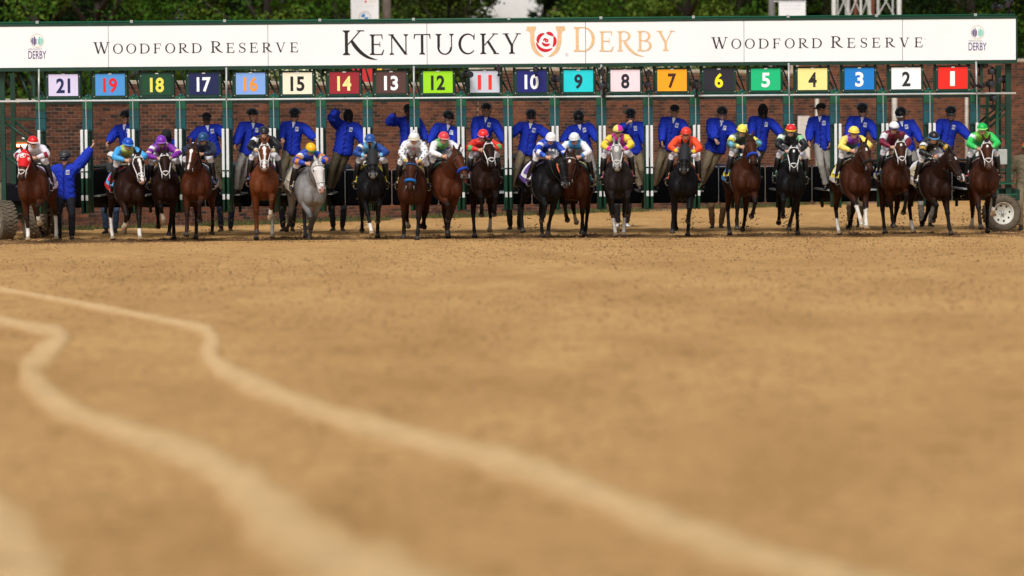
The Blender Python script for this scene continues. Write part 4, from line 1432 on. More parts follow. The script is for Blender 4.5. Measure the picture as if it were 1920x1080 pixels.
def shirt_mesh(J, grow, puff, colfn, m, voxel=0.02, hem=0.0, collar=True, cuff=0.9):
    mb = MB()
    sd = nz3(J['shR'] - J['shL'])
    ax = nz3(J['pel'] - J['wai'])
    sc = (J['shL'] + J['shR']) / 2
    rings0 = [(J['pel'] + ax * hem, 0.165 + grow, 0.115 + grow), (J['pel'] + ax * hem * 0.4, 0.175 + grow, 0.125 + grow), (J['wai'], 0.150 + grow + puff * 0.3, 0.108 + grow + puff * 0.3), (J['che'], 0.175 + grow, 0.122 + grow), (sc * 0.7 + J['che'] * 0.3, 0.185 + grow, 0.110 + grow), (sc + nz3(J['nek'] - sc) * 0.035, 0.150 + grow, 0.090 + grow), (J['nek'] * 0.75 + sc * 0.25, 0.090 + grow * 0.5, 0.080)]
    rings = rings0
    if collar:
        rings.append((J['nek'] * (1.0 + grow * 12 * 0.3) - sc * grow * 12 * 0.3, 0.078 + grow * 0.3, 0.078 + grow * 0.3))
    mb.loft(rings, side=sd, n=18)
    for a in 'LR':
        e, w, s = J['el' + a], J['wr' + a], J['sh' + a]
        we = e * (1 - cuff) + w * cuff
        mb.loft([(sc * 0.45 + s * 0.55, 0.075 + grow, 0.075 + grow), (s, 0.072 + grow, 0.072 + grow), (s * 0.5 + e * 0.5, 0.062 + grow + puff, 0.062 + grow + puff), (e, 0.055 + grow + puff, 0.055 + grow + puff), (e * 0.45 + we * 0.55, 0.046 + grow + puff * 0.7, 0.046 + grow + puff * 0.7), (we, 0.036 + grow * 0.6, 0.036 + grow * 0.6)], n=12)
    me = fuse(mb, voxel, 2)
    P = coords(me)
    # folds: small uneven push along a wave
    n = np.empty(len(P) * 3)
    me.vertices.foreach_get('normal', n)
    n = n.reshape(-1, 3)
    wv = np.sin(P[:, 2] * 55 + 9 * np.sin(P[:, 0] * 13) + 5 * np.sin(P[:, 1] * 17)) * np.sin(P[:, 0] * 31 + P[:, 2] * 11 + 2)
    P = P + n * (wv * (0.004 + 0.18 * grow + 0.12 * puff))[:, None]
    me.vertices.foreach_set('co', P.ravel())
    me.update()
    dT, tT = segdist(P, J['pel'], sc)
    best = dT - 0.11
    part = np.zeros(len(P), int)
    tt = tT.copy()
    side = np.zeros(len(P))
    for a, s in (('L', -1), ('R', 1)):
        for code, p0, p1 in ((1, J['sh' + a], J['el' + a]), (2, J['el' + a], J['wr' + a])):
            dd, t = segdist(P, p0, p1)
            dd = dd - 0.05
            up = dd < best
            best[up], part[up], tt[up], side[up] = dd[up], code, t[up], s
    fw = np.cross(sd, nz3(sc - J['pel']))
    rel = P - sc
    C = colfn(P, part, tt, side, rel @ sd, rel @ fw)
    setcol(me, C)
    me.materials.append(m)
    return me
def legs_mesh(J, rad, col, m, t0=0.0, t1=1.0, voxel=0.02, seat=True, name='trousers'):
    mb = MB()
    if seat:
        mb.loft([(J['pel'] + nz3(J['wai'] - J['pel']) * 0.08, 0.155 * rad, 0.115 * rad), (J['pel'], 0.165 * rad, 0.125 * rad), (J['pel'] - nz3(J['wai'] - J['pel']) * 0.08, 0.13 * rad, 0.11 * rad)], side=nz3(J['hipR'] - J['hipL']), n=14)
    for a in 'LR':
        h, k, n_ = J['hip' + a], J['kn' + a], J['an' + a]
        mb.loft([(h, 0.102 * rad, 0.105 * rad), (h * 0.45 + k * 0.55, 0.086 * rad, 0.088 * rad), (k, 0.070 * rad, 0.070 * rad), (k * 0.55 + n_ * 0.45, 0.066 * rad, 0.066 * rad), (k * (1 - t1) + n_ * t1, 0.058 * rad, 0.058 * rad)], n=12)
    me = fuse(mb, voxel, 2)
    P = coords(me)
    nrm = np.empty(len(P) * 3)
    me.vertices.foreach_get('normal', nrm)
    wv = np.sin(P[:, 2] * 42 + 7 * np.sin(P[:, 0] * 15)) * np.sin(P[:, 0] * 27 + P[:, 2] * 9)
    P = P + nrm.reshape(-1, 3) * (wv * 0.005)[:, None]
    me.vertices.foreach_set('co', P.ravel())
    setcol(me, np.tile(np.array(col), (len(P), 1)))
    me.materials.append(m)
    return me
def boots_mesh(J, top, col, m):
    out = []
    for a in 'LR':
        mb = MB()
        k, n_, td = J['kn' + a], J['an' + a], J['toe' + a]
        z = np.array((0, 0, 1.0))
        st = k * top + n_ * (1 - top)
        mb.loft([(st, 0.069 if top > 0.3 else 0.050, 0.069 if top > 0.3 else 0.05), (k * top * 0.55 + n_ * (1 - top * 0.55), 0.064 if top > 0.3 else 0.052, 0.064 if top > 0.3 else 0.052), (n_, 0.045, 0.050), (n_ - z * 0.05, 0.043, 0.05)], n=12)
        mb.loft([(n_ - td * 0.065 - z * 0.055, 0.036, 0.04), (n_ - z * 0.055, 0.044, 0.045), (n_ + td * 0.10 - z * 0.065, 0.046, 0.034), (n_ + td * 0.175 - z * 0.075, 0.040, 0.024), (n_ + td * 0.20 - z * 0.078, 0.02, 0.014)], side=np.cross(td, z), n=10)
        me = mb.mesh('boot', True)
        me.materials.append(m)
        out.append(me)
    return out
def helmet(root, hc, Rm, kind, c1, c2=None, band=None):
    T = lambda p: [hc + Rm @ np.array(q) for q in p]
    def add(mb, name, col, parent, rough=0.4, smooth=True):
        mb.v = [tuple(q) for q in T(mb.v)]
        o = mb.build(name, flat(col, rough, 'hat', 0.1), parent, smooth)
        return o
    if kind == 'jockey':
        mb = MB().ball((0, -0.008, 0.036), 0.112, 0.128, 0.112, 20, 9, -0.12)
        o = add(mb, 'helmet', c1, root, 0.35)
        if c2 is not None:       # second colour on one half
            m2 = MB()
            vs, fs = [], []
            for i in range(9):
                ph = -0.1 + (PI / 2 + 0.1) * i / 8
                for k in range(9):
                    th = -PI / 2 + PI * k / 8
                    vs.append((math.cos(th) * math.cos(ph) * 0.1145, -0.008 + math.sin(th) * math.cos(ph) * 0.1305, 0.036 + math.sin(ph) * 0.1145))
            fs = [(i * 9 + k, i * 9 + k + 1, (i + 1) * 9 + k + 1, (i + 1) * 9 + k) for i in range(8) for k in range(8)]
            add(m2.add(vs, fs), 'cap_half', c2, o)
        bd = MB().ring([(math.cos(a) * 0.113, -0.008 + math.sin(a) * 0.129, 0.028) for a in np.linspace(0, 2 * PI, 25)[:-1]], 0.009, 6)
        add(bd, 'helmet_band', band if band is not None else c1, o)
        pk = MB()
        pts = [(math.sin(a) * 0.10, 0.085 + math.cos(a) * 0.075 - 0.02, 0.030 - 0.012 * math.cos(a)) for a in np.linspace(-1.35, 1.35, 11)]
        inn = [(math.sin(a) * 0.105, -0.008 + math.cos(a) * 0.118, 0.040) for a in np.linspace(-1.1, 1.1, 11)]
        vs = [p for p in pts] + [p for p in inn] + [(p[0], p[1], p[2] - 0.008) for p in pts] + [(p[0], p[1], p[2] - 0.008) for p in inn]
        fs = []
        for k in range(10):
            fs += [(k, k + 1, 12 + k, 11 + k), (22 + k, 33 + k, 34 + k, 23 + k), (k, 22 + k, 23 + k, k + 1)]
        add(pk.add(vs, fs), 'peak', band if band is not None else c1, o)
        return o
    if kind == 'skull':
        mb = MB().ball((0, -0.012, 0.058), 0.108, 0.126, 0.104, 28, 9, -0.1)
        mb.v = [(x * (1 + 0.07 * math.cos(9 * math.atan2(x, y + 0.008)) * min(1, max(0, (z - 0.03) * 12))), y * (1 + 0.05 * math.cos(9 * math.atan2(x, y + 0.008))), z) for x, y, z in mb.v]
        o = add(mb, 'helmet', c1, root, 0.35)
        pk = MB().loft([((0, 0.10, 0.062), 0.080, 0.012), ((0, 0.132, 0.056), 0.060, 0.006)], side=(1, 0, 0), n=10)
        add(pk, 'peak', band if band is not None else c1, o)
        for s in (-1, 1):
            sp = MB().path([(s * 0.088, 0.03, 0.03), (s * 0.080, 0.035, -0.04), (s * 0.03, 0.05, -0.118)], 0.006, 5)
            add(sp, 'chin_strap', (0.01, 0.01, 0.01), o)
        return o
    if kind == 'cap':
        mb = MB().ball((0, -0.008, 0.050), 0.094, 0.112, 0.088, 20, 8, -0.05)
        o = add(mb, 'cap', c1, root, 0.8)
        pk = MB().loft([((0, 0.085, 0.052), 0.080, 0.012), ((0, 0.130, 0.046), 0.074, 0.008), ((0, 0.168, 0.036), 0.045, 0.005)], side=(1, 0, 0), n=12)
        add(pk, 'peak', c2 if c2 is not None else c1, o, 0.8)
        return o
    if kind == 'hood':
        mb = MB().ball((0, -0.012, 0.005), 0.098, 0.112, 0.135, 20, 12)
        o = add(mb, 'hood', c1, root, 0.9)
        mb = MB().loft([((0, 0.0, -0.09), 0.085, 0.085), ((0, -0.01, -0.19), 0.085, 0.08)], n=14)
        add(mb, 'neck_gaiter', c1, o, 0.9)
        mb = MB().loft([((0, 0.098, 0.045), 0.05, 0.012), ((0, 0.14, 0.035), 0.045, 0.008)], side=(1, 0, 0), n=10)
        add(mb, 'peak', c1, o, 0.9)
        return o
def eyewear(root, hc, Rm, col, frame, name='goggles'):
    mb = MB()
    n = 12
    vs = []
    for k in range(n + 1):
        a = -1.15 + 2.3 * k / n
        x, y = math.sin(a) * 0.075, -0.012 + math.cos(a) * 0.122
        dz = 0.008 * (1 if abs(a) > 0.12 else 0.3)
        for r, z in ((0, 0.034), (0.012, 0.030), (0.012, -0.014 + (0.014 if abs(a) < 0.15 else 0)), (0, -0.020)):
            vs.append((x * (1 + r * 3), y + r * math.cos(a), z))
    fs = [(k * 4 + j, (k + 1) * 4 + j, (k + 1) * 4 + j + 1, k * 4 + j + 1) for k in range(n) for j in range(3)]
    mb.add(vs, fs)
    mb.v = [tuple(hc + Rm @ np.array(q)) for q in mb.v]
    o = mb.build(name, flat(col, 0.12, 'lens'), root, True)
    fr = MB().path([(math.sin(a) * 0.077, -0.012 + math.cos(a) * 0.125, 0.036) for a in np.linspace(-1.5, 1.5, 13)], 0.006, 5)
    fr.v = [tuple(hc + Rm @ np.array(q)) for q in fr.v]
    fr.build('frame', flat(frame, 0.4, 'frame'), o, True)
    return o

# ------------------------------------------------------------------ gate crew and other standing people
SKINS = [(0.56, 0.31, 0.21), (0.45, 0.235, 0.15), (0.13, 0.064, 0.04), (0.60, 0.36, 0.27)]
BLUE = (0.010, 0.031, 0.39)
KHAKI, GREYT, DARKT, OLIVE, NAVY = (0.22, 0.17, 0.105), (0.30, 0.28, 0.25), (0.012, 0.012, 0.016), (0.075, 0.058, 0.034), (0.012, 0.016, 0.04)
def jacket_col(base, trim):
    def fn(P, part, t, side, sx, fw):
        C = np.tile(np.array(base), (len(P), 1))
        C[(part == 2) & (t > 0.86)] = np.array(base) * 0.6
        zip_ = (part == 0) & (np.abs(sx) < 0.012) & (fw < 0.0)
        C[(part == 0) & (np.abs(sx) < 0.014)] = trim
        return C
    return fn
LOGO = mat('logo_white', (0.62, 0.64, 0.72), 0.6)
LOGOB = mat('logo_blue', (0.05, 0.07, 0.25), 0.6)
def standing(name_label, x, Y, zf, hx, hz, handL, handR, feet, trousers=KHAKI, gear='skull', gcol=(0.012, 0.012, 0.014), gcol2=None, look=(0, -1, -0.15), skin=0, jacket=BLUE, glasses=None, patch=True, group=None, bulk=0.0, shoes=(0.01, 0.01, 0.012), voxel=0.017, roll=0.0, hideup=False):
    """x: foot column, hx/hz head centre, hands as points, feet: two (x,y) offsets on the supporting surface zf"""
    root = thing('person', name_label, 'person', (x, Y, zf), 0, group)
    o = np.array((x, Y, zf))
    H = np.array((hx, 0, hz)) - np.array((x, 0, zf))
    kk = min(1.12, max(1.0, H[2] / 1.62))
    need = 1.62 - H[2]
    pz = 0.90 * kk - 0.35 * max(0, need)
    px_ = H[0] * 0.72
    dz = H[2] - pz
    dx = H[0] - px_
    fwd = math.sqrt(max(0.0, (0.70 * kk) ** 2 - dz * dz - dx * dx))
    pel = np.array((px_, 0.10 + fwd * 0.35, pz))
    hd = np.array((H[0], pel[1] - fwd - 0.06, H[2]))
    ax = nz3(hd + np.array((0, 0.05, -0.12)) - pel)
    J = {}
    J['pel'] = pel
    J['wai'] = pel + ax * 0.17 * kk
    J['che'] = pel + ax * 0.34 * kk
    sc = pel + ax * 0.475 * kk
    yawv = nz3((look[0] * 0.45, -1, 0))
    rv = np.array((-yawv[1], yawv[0], 0))
    rv = nz3(rv - ax * rv.dot(ax))
    rv = nz3(rv + np.array((0, 0, roll)))
    J['shL'], J['shR'] = sc - rv * 0.20, sc + rv * 0.20
    J['nek'] = pel + ax * 0.565 * kk
    J['hd'] = J['nek'] + nz3(ax * 0.7 + np.array((0, -0.35, 0.7))) * 0.125
    J['hf'], J['hu'] = nz3(look), np.array((0, 0, 1.0))
    J['hipL'], J['hipR'] = pel + np.array((-0.09, 0, -0.03)), pel + np.array((0.09, 0, -0.03))
    for a, h, s in (('L', handL, -1), ('R', handR, 1)):
        tgt = J['sh' + a] + np.array((s * 0.12, -0.10, -0.52)) if h is None else np.array(h) - o
        J['el' + a], J['wr' + a] = ik(J['sh' + a], tgt, 0.295 * kk, 0.265 * kk, (s * 0.45, 0.55, -0.6))
        J['pn' + a] = np.array((-s * 1.0, -0.2, -0.3))
    for a, f, s in (('L', feet[0], -1), ('R', feet[1], 1)):
        an = np.array((f[0], f[1], 0.085))
        J['kn' + a], J['an' + a] = ik(J['hip' + a], an, 0.435 * kk, 0.425 * kk, (s * 0.25, -1, 0.1))
        J['toe' + a] = nz3((s * 0.25, -1, 0))
    J['curl'] = 0.8
    J['hs'] = 1.14 if patch else 1.05
    bm, Rm = body_mesh(J, SKINS[skin], voxel=voxel)
    place('body', bm, root)
    jm = shirt_mesh(J, 0.026 + bulk, 0.018, jacket_col(jacket, tuple(0.35 * c for c in jacket)), CLOTH, hem=0.13, voxel=0.021)
    jo = place('jacket', jm, root)
    tm = legs_mesh(J, 1.08 + bulk * 3, trousers, CLOTH, t1=0.97)
    place('trousers', tm, root)
    for me in boots_mesh(J, 0.12, shoes, flat(shoes, 0.5, 'shoe')):
        place('shoe', me, root)
    hc = J['hd']
    if gear:
        helmet(root, hc, Rm, gear, gcol, gcol2, gcol2)
    if glasses:
        eyewear(root, hc, Rm, glasses, (0.01, 0.01, 0.01), 'sunglasses')
    if patch:
        # printed chest badge, laid on the jacket front at the wearer's left
        fwv = np.cross(rv, ax)
        if fwv[1] > 0:
            fwv = -fwv
        P = coords(jm)
        q = J['che'] + ax * 0.085 + rv * 0.088
        vs = []
        for dz_ in (0.048, -0.048):
            for dx_ in (-0.034, 0.034):
                p = q + ax * dz_ + rv * dx_
                rel = P - p
                off = rel @ fwv
                lat = np.linalg.norm(rel - off[:, None] * fwv[None], axis=1)
                near = off[lat < 0.03]
                d = (near.max() if len(near) else 0.13) + 0.006
                vs.append(p + fwv * d)
        MB().add(vs, [(0, 1, 3, 2)]).build('badge', LOGO, jo)
        vv = np.array(vs)
        ctr = vv.mean(0) + fwv * 0.004
        for dx_ in (-0.36, 0.0, 0.36):
            c0 = ctr + (vv[1] - vv[0]) * dx_ * 0.8
            e1, e2 = (vv[1] - vv[0]) * 0.09, (vv[0] - vv[2]) * 0.3
            MB().add([c0 - e1 - e2, c0 + e1 - e2, c0 + e1 + e2, c0 - e1 + e2], [(0, 1, 2, 3)]).build('badge_mark', LOGOB, jo)
    if patch and gear != 'hood':
        vs = []
        for dz_, dx_ in ((0.088, -0.042), (0.088, 0.042), (-0.045, 0.0)):
            p = sc + ax * dz_ + rv * dx_
            rel = P - p
            off = rel @ fwv
            lat = np.linalg.norm(rel - off[:, None] * fwv[None], axis=1)
            near = off[lat < 0.035]
            vs.append(p + fwv * ((near.max() if len(near) else 0.1) + 0.007))
        white = (len(name_label) * 7) % 3 != 0
        MB().add(vs, [(0, 1, 2)]).build('shirt_front', LOGO if white else flat((0.01, 0.01, 0.012), 0.8, 'shirt'), jo)
    return root
YS = 0.52
def crew(lab, head, foot_part, sidep, hl, hr, **k):
    """head px; foot_part: partition index whose ledge carries him, sidep +1 right of it / -1 left of it"""
    Yc = k.pop('Y', YS)
    P = gx(PARTS[foot_part])
    fx = P + sidep * 0.135
    hp = W(head[0], head[1], Yc - 0.15)
    # the picture is rolled: W already undoes it
    L = None if hl is None else W(hl[0], hl[1], Yc - 0.35)
    Rr = None if hr is None else W(hr[0], hr[1], Yc - 0.35)
    return standing(lab, fx, Yc, 0.897, hp.x, hp.z, L, Rr, ((-0.02, -0.02), (0.02, 0.28)), group='gate crew in blue jackets', **k)
crew('handler in blue jacket and yellow-brimmed helmet reaching down under board 19', (234, 218), 2, -1, (200, 270), (252, 285), gcol2=(0.35, 0.26, 0.03), look=(-0.7, -0.7, -0.3), skin=0)
crew('handler in blue jacket and dark hood crouched behind the purple-capped rider', (313, 250), 3, -1, (288, 292), (340, 296), gear='hood', look=(-0.2, -1, -0.4), skin=2)
crew('handler in blue jacket and black cap with arms spread under board 17', (386, 220), 4, -1, (356, 262), (430, 262), gear='cap', trousers=OLIVE, look=(0.1, -1, -0.1), skin=2)
crew('handler in blue jacket and black helmet looking right under board 16', (472, 214), 4, 1, (440, 276), (508, 280), trousers=GREYT, look=(0.7, -0.8, -0.1), skin=0)
crew('handler in blue jacket and sunglasses, palm on the gate under board 15', (551, 213), 5, 1, (528, 262), (592, 262), glasses=(0.02, 0.02, 0.02), trousers=KHAKI, look=(-0.15, -1, -0.1), skin=0)
crew('masked handler in blue jacket with one fist raised under board 14', (652, 213), 6, 1, (634, 204), (690, 280), gear='hood', trousers=OLIVE, look=(0.15, -1, -0.3), skin=2, bulk=0.02)
crew('handler in blue jacket with a bent raised arm under board 13', (765, 203), 8, -1, (740, 212), (800, 268), gear='cap', trousers=OLIVE, look=(-0.1, -1, -0.15), skin=2)
crew('handler in blue jacket and black helmet bending left under board 12', (840, 218), 8, 1, (800, 276), (846, 282), trousers=OLIVE, look=(0.5, -0.9, -0.45), skin=3)
crew('tall handler in blue jacket with open white collar under board 11', (912, 202), 9, 1, (892, 272), (950, 278), trousers=KHAKI, look=(0.05, -1, -0.05), skin=1)
crew('bearded handler in blue jacket and sunglasses leaning under board 10', (996, 216), 10, 1, (952, 258), (1036, 262), glasses=(0.02, 0.015, 0.015), trousers=KHAKI, look=(0.0, -1, -0.1), skin=0)
crew('handler in blue jacket looking straight down under board 9', (1086, 220), 12, -1, (1052, 270), (1124, 268), trousers=GREYT, look=(0.0, -0.75, -0.7), skin=1)
crew('handler in blue jacket with a hand at his mouth under board 8', (1183, 215), 12 + 1, -1, (1176, 232), (1214, 280), glasses=(0.02, 0.02, 0.02), trousers=KHAKI, look=(-0.1, -1, -0.05), skin=0)
crew('handler in blue jacket and black cap stooping left under board 7', (1266, 204), 13, 1, (1240, 282), (1296, 270), gear='cap', trousers=KHAKI, look=(-0.1, -1, -0.1), skin=1)
crew('heavy handler in blue jacket making a fist under board 6', (1355, 210), 14, 1, (1342, 264), (1390, 280), trousers=KHAKI, look=(0.05, -1, -0.35), skin=3, bulk=0.03)
crew('masked handler in blue jacket looking straight ahead under board 5', (1432, 203), 15, 1, (1408, 262), (1470, 258), gear='hood', trousers=OLIVE, look=(0.1, -1, -0.1), skin=2)
crew('handler in blue jacket and peaked cap turning left under board 4', (1541, 202), 17, -1, (1514, 284), (1556, 282), gear='cap', trousers=GREYT, look=(-0.75, -0.7, -0.1), skin=1)
crew('handler in blue jacket and sunglasses with a hand out under board 3', (1619, 203), 17, 1, (1588, 268), (1646, 264), glasses=(0.02, 0.02, 0.02), trousers=GREYT, look=(0.15, -1, -0.1), skin=0)
crew('handler in blue jacket with head bowed under board 2', (1692, 212), 19, -1, (1664, 282), (1736, 282), trousers=GREYT, look=(-0.3, -0.75, -0.7), skin=1, gcol2=(0.5, 0.5, 0.5))
crew('goggled handler in blue jacket leaning forward under board 1', (1785, 210), 19, 1, (1752, 270), (1828, 268), glasses=(0.08, 0.12, 0.12), trousers=GREYT, look=(0.0, -1, -0.1), skin=1)
# the handler on the ground at the left
hp = W(120, 294, -1.6)
gp = G(118, 455)
standing('handler in blue jacket standing on the track beside the leftmost horse, arm on the gate', gx(122, -1.5), -1.5, 0.0, hp.x, hp.z, None, W(174, 273, -1.35), ((-0.11, -0.05), (0.15, 0.0)), trousers=DARKT, gear='skull', gcol=(0.03, 0.03, 0.032), glasses=(0.02, 0.02, 0.03), look=(-0.25, -1, -0.15), skin=0, group='gate crew in blue jackets', bulk=0.015)
# people behind the gate, seen above and below the tail doors
def behind(lab, px, Y, hpy, trousers, jacket, **k):
    hp = W(px, hpy, Y - 0.05)
    standing(lab, gx(px, Y), Y, float(ground_h(np.array(gx(px, Y)), np.array(Y))), hp.x, hp.z, k.pop('hl', None), k.pop('hr', None), ((-0.10, 0), (0.10, 0.08)), trousers=trousers, jacket=jacket, patch=False, voxel=0.022, group='people behind the gate', **k)
behind('bystander in white hat and jeans behind the gate left of the blue-capped rider', 208, 4.3, 292, (0.05, 0.09, 0.17), (0.035, 0.035, 0.038), gear='cap', gcol=(0.7, 0.7, 0.68), look=(0.5, -1, -0.1), skin=0)
behind('bystander in grey jacket behind the gate under board 17', 424, 4.3, 288, NAVY, (0.05, 0.05, 0.055), gear=None, look=(0, -1, 0), skin=1)
behind('dark-trousered bystander in black cap behind the masked handler', 634, 4.2, 292, DARKT, (0.02, 0.02, 0.03), gear='cap', look=(0, -1, 0), skin=1)
behind('dark-trousered bareheaded bystander behind the handler in sunglasses under board 15', 540, 4.3, 294, DARKT, (0.03, 0.03, 0.04), gear=None, look=(0.2, -1, 0), skin=0)
behind('bystander in dark boots behind the gate under board 10', 966, 4.2, 296, DARKT, (0.02, 0.022, 0.03), gear='cap', look=(0, -1, 0), skin=2)
behind('khaki-trousered bystander in white shoes behind the grey-brown horse', 1168, 5.5, 294, (0.02, 0.02, 0.025), (0.03, 0.03, 0.04), gear=None, shoes=(0.7, 0.7, 0.7), look=(0, -1, 0), skin=1)
behind('khaki-trousered bystander behind the gate under board 6', 1345, 4.2, 296, (0.15, 0.085, 0.04), (0.03, 0.03, 0.05), gear='cap', look=(0, -1, 0), skin=0)
behind('khaki-trousered bystander behind the yellow-capped rider under board 4', 1604, 4.0, 296, KHAKI, (0.25, 0.03, 0.04), gear='cap', look=(0, -1, 0), skin=1)
behind('grey-trousered bystander behind the gate between boards 2 and 1', 1738, 4.2, 296, GREYT, (0.03, 0.03, 0.05), gear='cap', look=(0, -1, 0), skin=1)
behind('bystander in orange and green cap at the right picture edge', 1924, 1.2, 226, KHAKI, (0.20, 0.16, 0.10), gear='cap', gcol=(0.5, 0.10, 0.02), gcol2=(0.05, 0.25, 0.06), look=(-0.2, -1, 0), skin=1)

# ================================================================== HORSES AND RIDERS
TORSO = [(-0.70, 1.08, 0.12, 0.16), (-0.61, 1.09, 0.205, 0.265), (-0.46, 1.13, 0.255, 0.355), (-0.26, 1.165, 0.275, 0.40), (-0.02, 1.17, 0.29, 0.385), (0.24, 1.195, 0.295, 0.355), (0.50, 1.25, 0.27, 0.305), (0.74, 1.27, 0.275, 0.29), (0.94, 1.23, 0.225, 0.255), (1.06, 1.16, 0.12, 0.16)]
TY = [t[0] for t in TORSO]
def torso_pt(y, ang, off):
    z, rx, rz = (np.interp(y, TY, [t[k] for t in TORSO]) for k in (1, 2, 3))
    return np.array((math.sin(ang) * (rx + off), y, z + math.cos(ang) * (rz + off)))
FRONT = {'a': (3, 1, 30), 'f': (20, 16, 42), 'b': (-20, -24, 5), 'l': (62, -30, -65), 'm': (42, -44, -75), 'r': (42, 10, -10)}
HIND = {'a': (-43, 8, 30), 'f': (-12, 26, 42), 'b': (-58, -26, -5), 'm': (-26, -48, -70)}
SADB = mat('saddle_black', (0.012, 0.010, 0.010), 0.4)
EYE = mat('horse_eye', (0.006, 0.004, 0.004), 0.08, spec=0.8)
def make_horse(lab, px, yaw, npitch, nyaw, hyaw, hpitch, coat, legs, splay=(0, 0, 0, 0), socks=(0, 0, 0, 0), face='', bridle=(0.02, 0.012, 0.008), hood=None, roll=None, cloth=((0.8,) * 3, (0.8,) * 3), yfront=-3.0, brow=None, sc=1.0, num=None, muzz=None, cheek=None, pit=0.0):
    base, points, mane = coat
    yw = R(yaw * 0.9) - math.atan((px - 960) / FPX)
    chest_y = -0.45
    X0 = gx(px, yfront) - math.sin(yw) * 0.45
    Y0 = yfront + 0.45 * math.cos(yw)
    root = thing('horse', lab, 'horse', (X0, Y0, 0), yw, 'racehorses leaving the gate')
    root.scale = (sc, sc, sc)
    rol = 3.2 * math.sin(px * 0.37)
    root.rotation_euler = (R(pit), R(rol), yw)
    mb = MB()
    mb.loft([((0, y, z), rx, rz) for y, z, rx, rz in TORSO], side=(1, 0, 0), n=20)
    # chest muscles and shoulders
    for s in (-1, 1):
        mb.ball((s * 0.125, -0.645, 1.03), 0.115, 0.115, 0.17, 12, 8)
        mb.ball((s * 0.195, -0.43, 1.10), 0.115, 0.16, 0.28, 12, 8)
        mb.ball((s * 0.14, 0.78, 1.18), 0.15, 0.20, 0.24, 12, 8)
    mb.ball((0, -0.12, 1.52), 0.07, 0.22, 0.09, 12, 8)      # withers
    # neck
    nb = np.array((0, -0.46, 1.33))
    npi, nya = R(npitch - 3), R(nyaw)
    pts = [nb]
    L = 0.66
    for k, fr in enumerate((0.36, 0.34, 0.30)):
        a = nya * (0.4 + 0.5 * k)
        p = npi * (0.86 + 0.13 * k)
        pts.append(pts[-1] + np.array((math.sin(a) * math.cos(p), -math.cos(a) * math.cos(p), math.sin(p))) * L * fr)
    mb.loft([(nb + np.array((0, 0.14, -0.16)), 0.17, 0.29), (pts[0], 0.150, 0.27), (pts[1], 0.118, 0.205), (pts[2], 0.098, 0.155), (pts[3], 0.078, 0.11)], side=(1, 0, 0), n=16)
    poll = pts[3]
    # head
    hy, hp = R(hyaw), R(hpitch)
    hdv = np.array((math.sin(hy) * math.cos(hp), -math.cos(hy) * math.cos(hp), -math.sin(hp)))
    hside = np.array((math.cos(hy), math.sin(hy), 0))
    hup = np.cross(hside, hdv)
    if hup[2] < 0:
        hup = -hup
    HL = 0.65
    h0 = poll + np.array((0, 0, 0.03))
    HT = [-0.04, 0.10, 0.24, 0.36, 0.50, 0.66, 0.82, 0.93, 1.0]
    HW = [0.068, 0.100, 0.119, 0.112, 0.090, 0.073, 0.073, 0.068, 0.042]
    HH = [0.075, 0.112, 0.136, 0.140, 0.115, 0.090, 0.080, 0.068, 0.040]
    HO = [0.0, -0.02, -0.035, -0.04, -0.028, -0.018, -0.012, -0.015, -0.02]
    def hpt(t, ang, off):
        w, h, o = np.interp(t, HT, HW), np.interp(t, HT, HH), np.interp(t, HT, HO)
        c = h0 + hdv * HL * t + hup * o
        return c + hside * math.cos(ang) * (w + off) + hup * math.sin(ang) * (h + off)
    mb.loft([(h0 + hdv * HL * t + hup * o, w, h) for t, w, h, o in zip(HT, HW, HH, HO)], side=hside, n=16)
    for s in (-1, 1):
        mb.ball(hpt(0.90, PI / 2 - s * 0.75, -0.012), 0.024, 0.024, 0.03, 8, 6)       # nostril wings
        mb.ball(hpt(0.25, PI / 2 - s * 1.0, -0.012), 0.034, 0.034, 0.034, 8, 6)       # brow over the eye
        e0 = hpt(-0.02, PI / 2 - s * 0.8, -0.015)
        ed = nz3(hup * 0.55 - hdv * 0.75 + hside * s * 0.28)
        mb.loft([(e0 - ed * 0.03, 0.030, 0.026), (e0 + ed * 0.05, 0.036, 0.024), (e0 + ed * 0.11, 0.026, 0.018), (e0 + ed * 0.165, 0.008, 0.008)], side=hside, n=8)
    # legs
    chains, low = [], 9
    for i, (code, s) in enumerate(zip(legs, (-1, 1, -1, 1))):
        sp = R(splay[i] * 0.8 + ((-s) * 6.5 if i < 2 else (-s) * 2.0))
        def step(p, a, l):
            a = R(a)
            return p + np.array((math.sin(sp) * l * math.cos(a), -math.sin(a) * l, -math.cos(a) * l * math.cos(sp)))
        if i < 2:
            a1, a2, a3 = FRONT[code]
            e = np.array((s * 0.165, -0.42, 0.93))
            kn = step(e, a1, 0.42)
            fl = step(kn, a2, 0.285)
            pa = step(fl, a3, 0.115)
            ho = step(pa, a3 * 0.75, 0.085)
            P = [(np.array((s * 0.17, -0.36, 1.18)), 0.115, 0.16), (e, 0.100, 0.125), (e * 0.55 + kn * 0.45, 0.074, 0.088), (e * 0.12 + kn * 0.88, 0.053, 0.056), (kn, 0.058, 0.060), (kn * 0.8 + fl * 0.2, 0.042, 0.046), (kn * 0.3 + fl * 0.7, 0.037, 0.042), (fl, 0.046, 0.050), (pa, 0.038, 0.041), (pa * 0.6 + ho * 0.4, 0.054, 0.056), (ho, 0.066, 0.070)]
        else:
            a1, a2, a3 = HIND[code]
            hipp = np.array((s * 0.14, 0.74, 1.18))
            shift = {'a': 0, 'f': -0.13, 'b': 0.05, 'm': -0.05}[code]
            e = np.array((s * 0.175, 0.54 + shift, 0.93))
            kn = step(e, a1, 0.46)
            fl = step(kn, a2, 0.37)
            pa = step(fl, a3, 0.115)
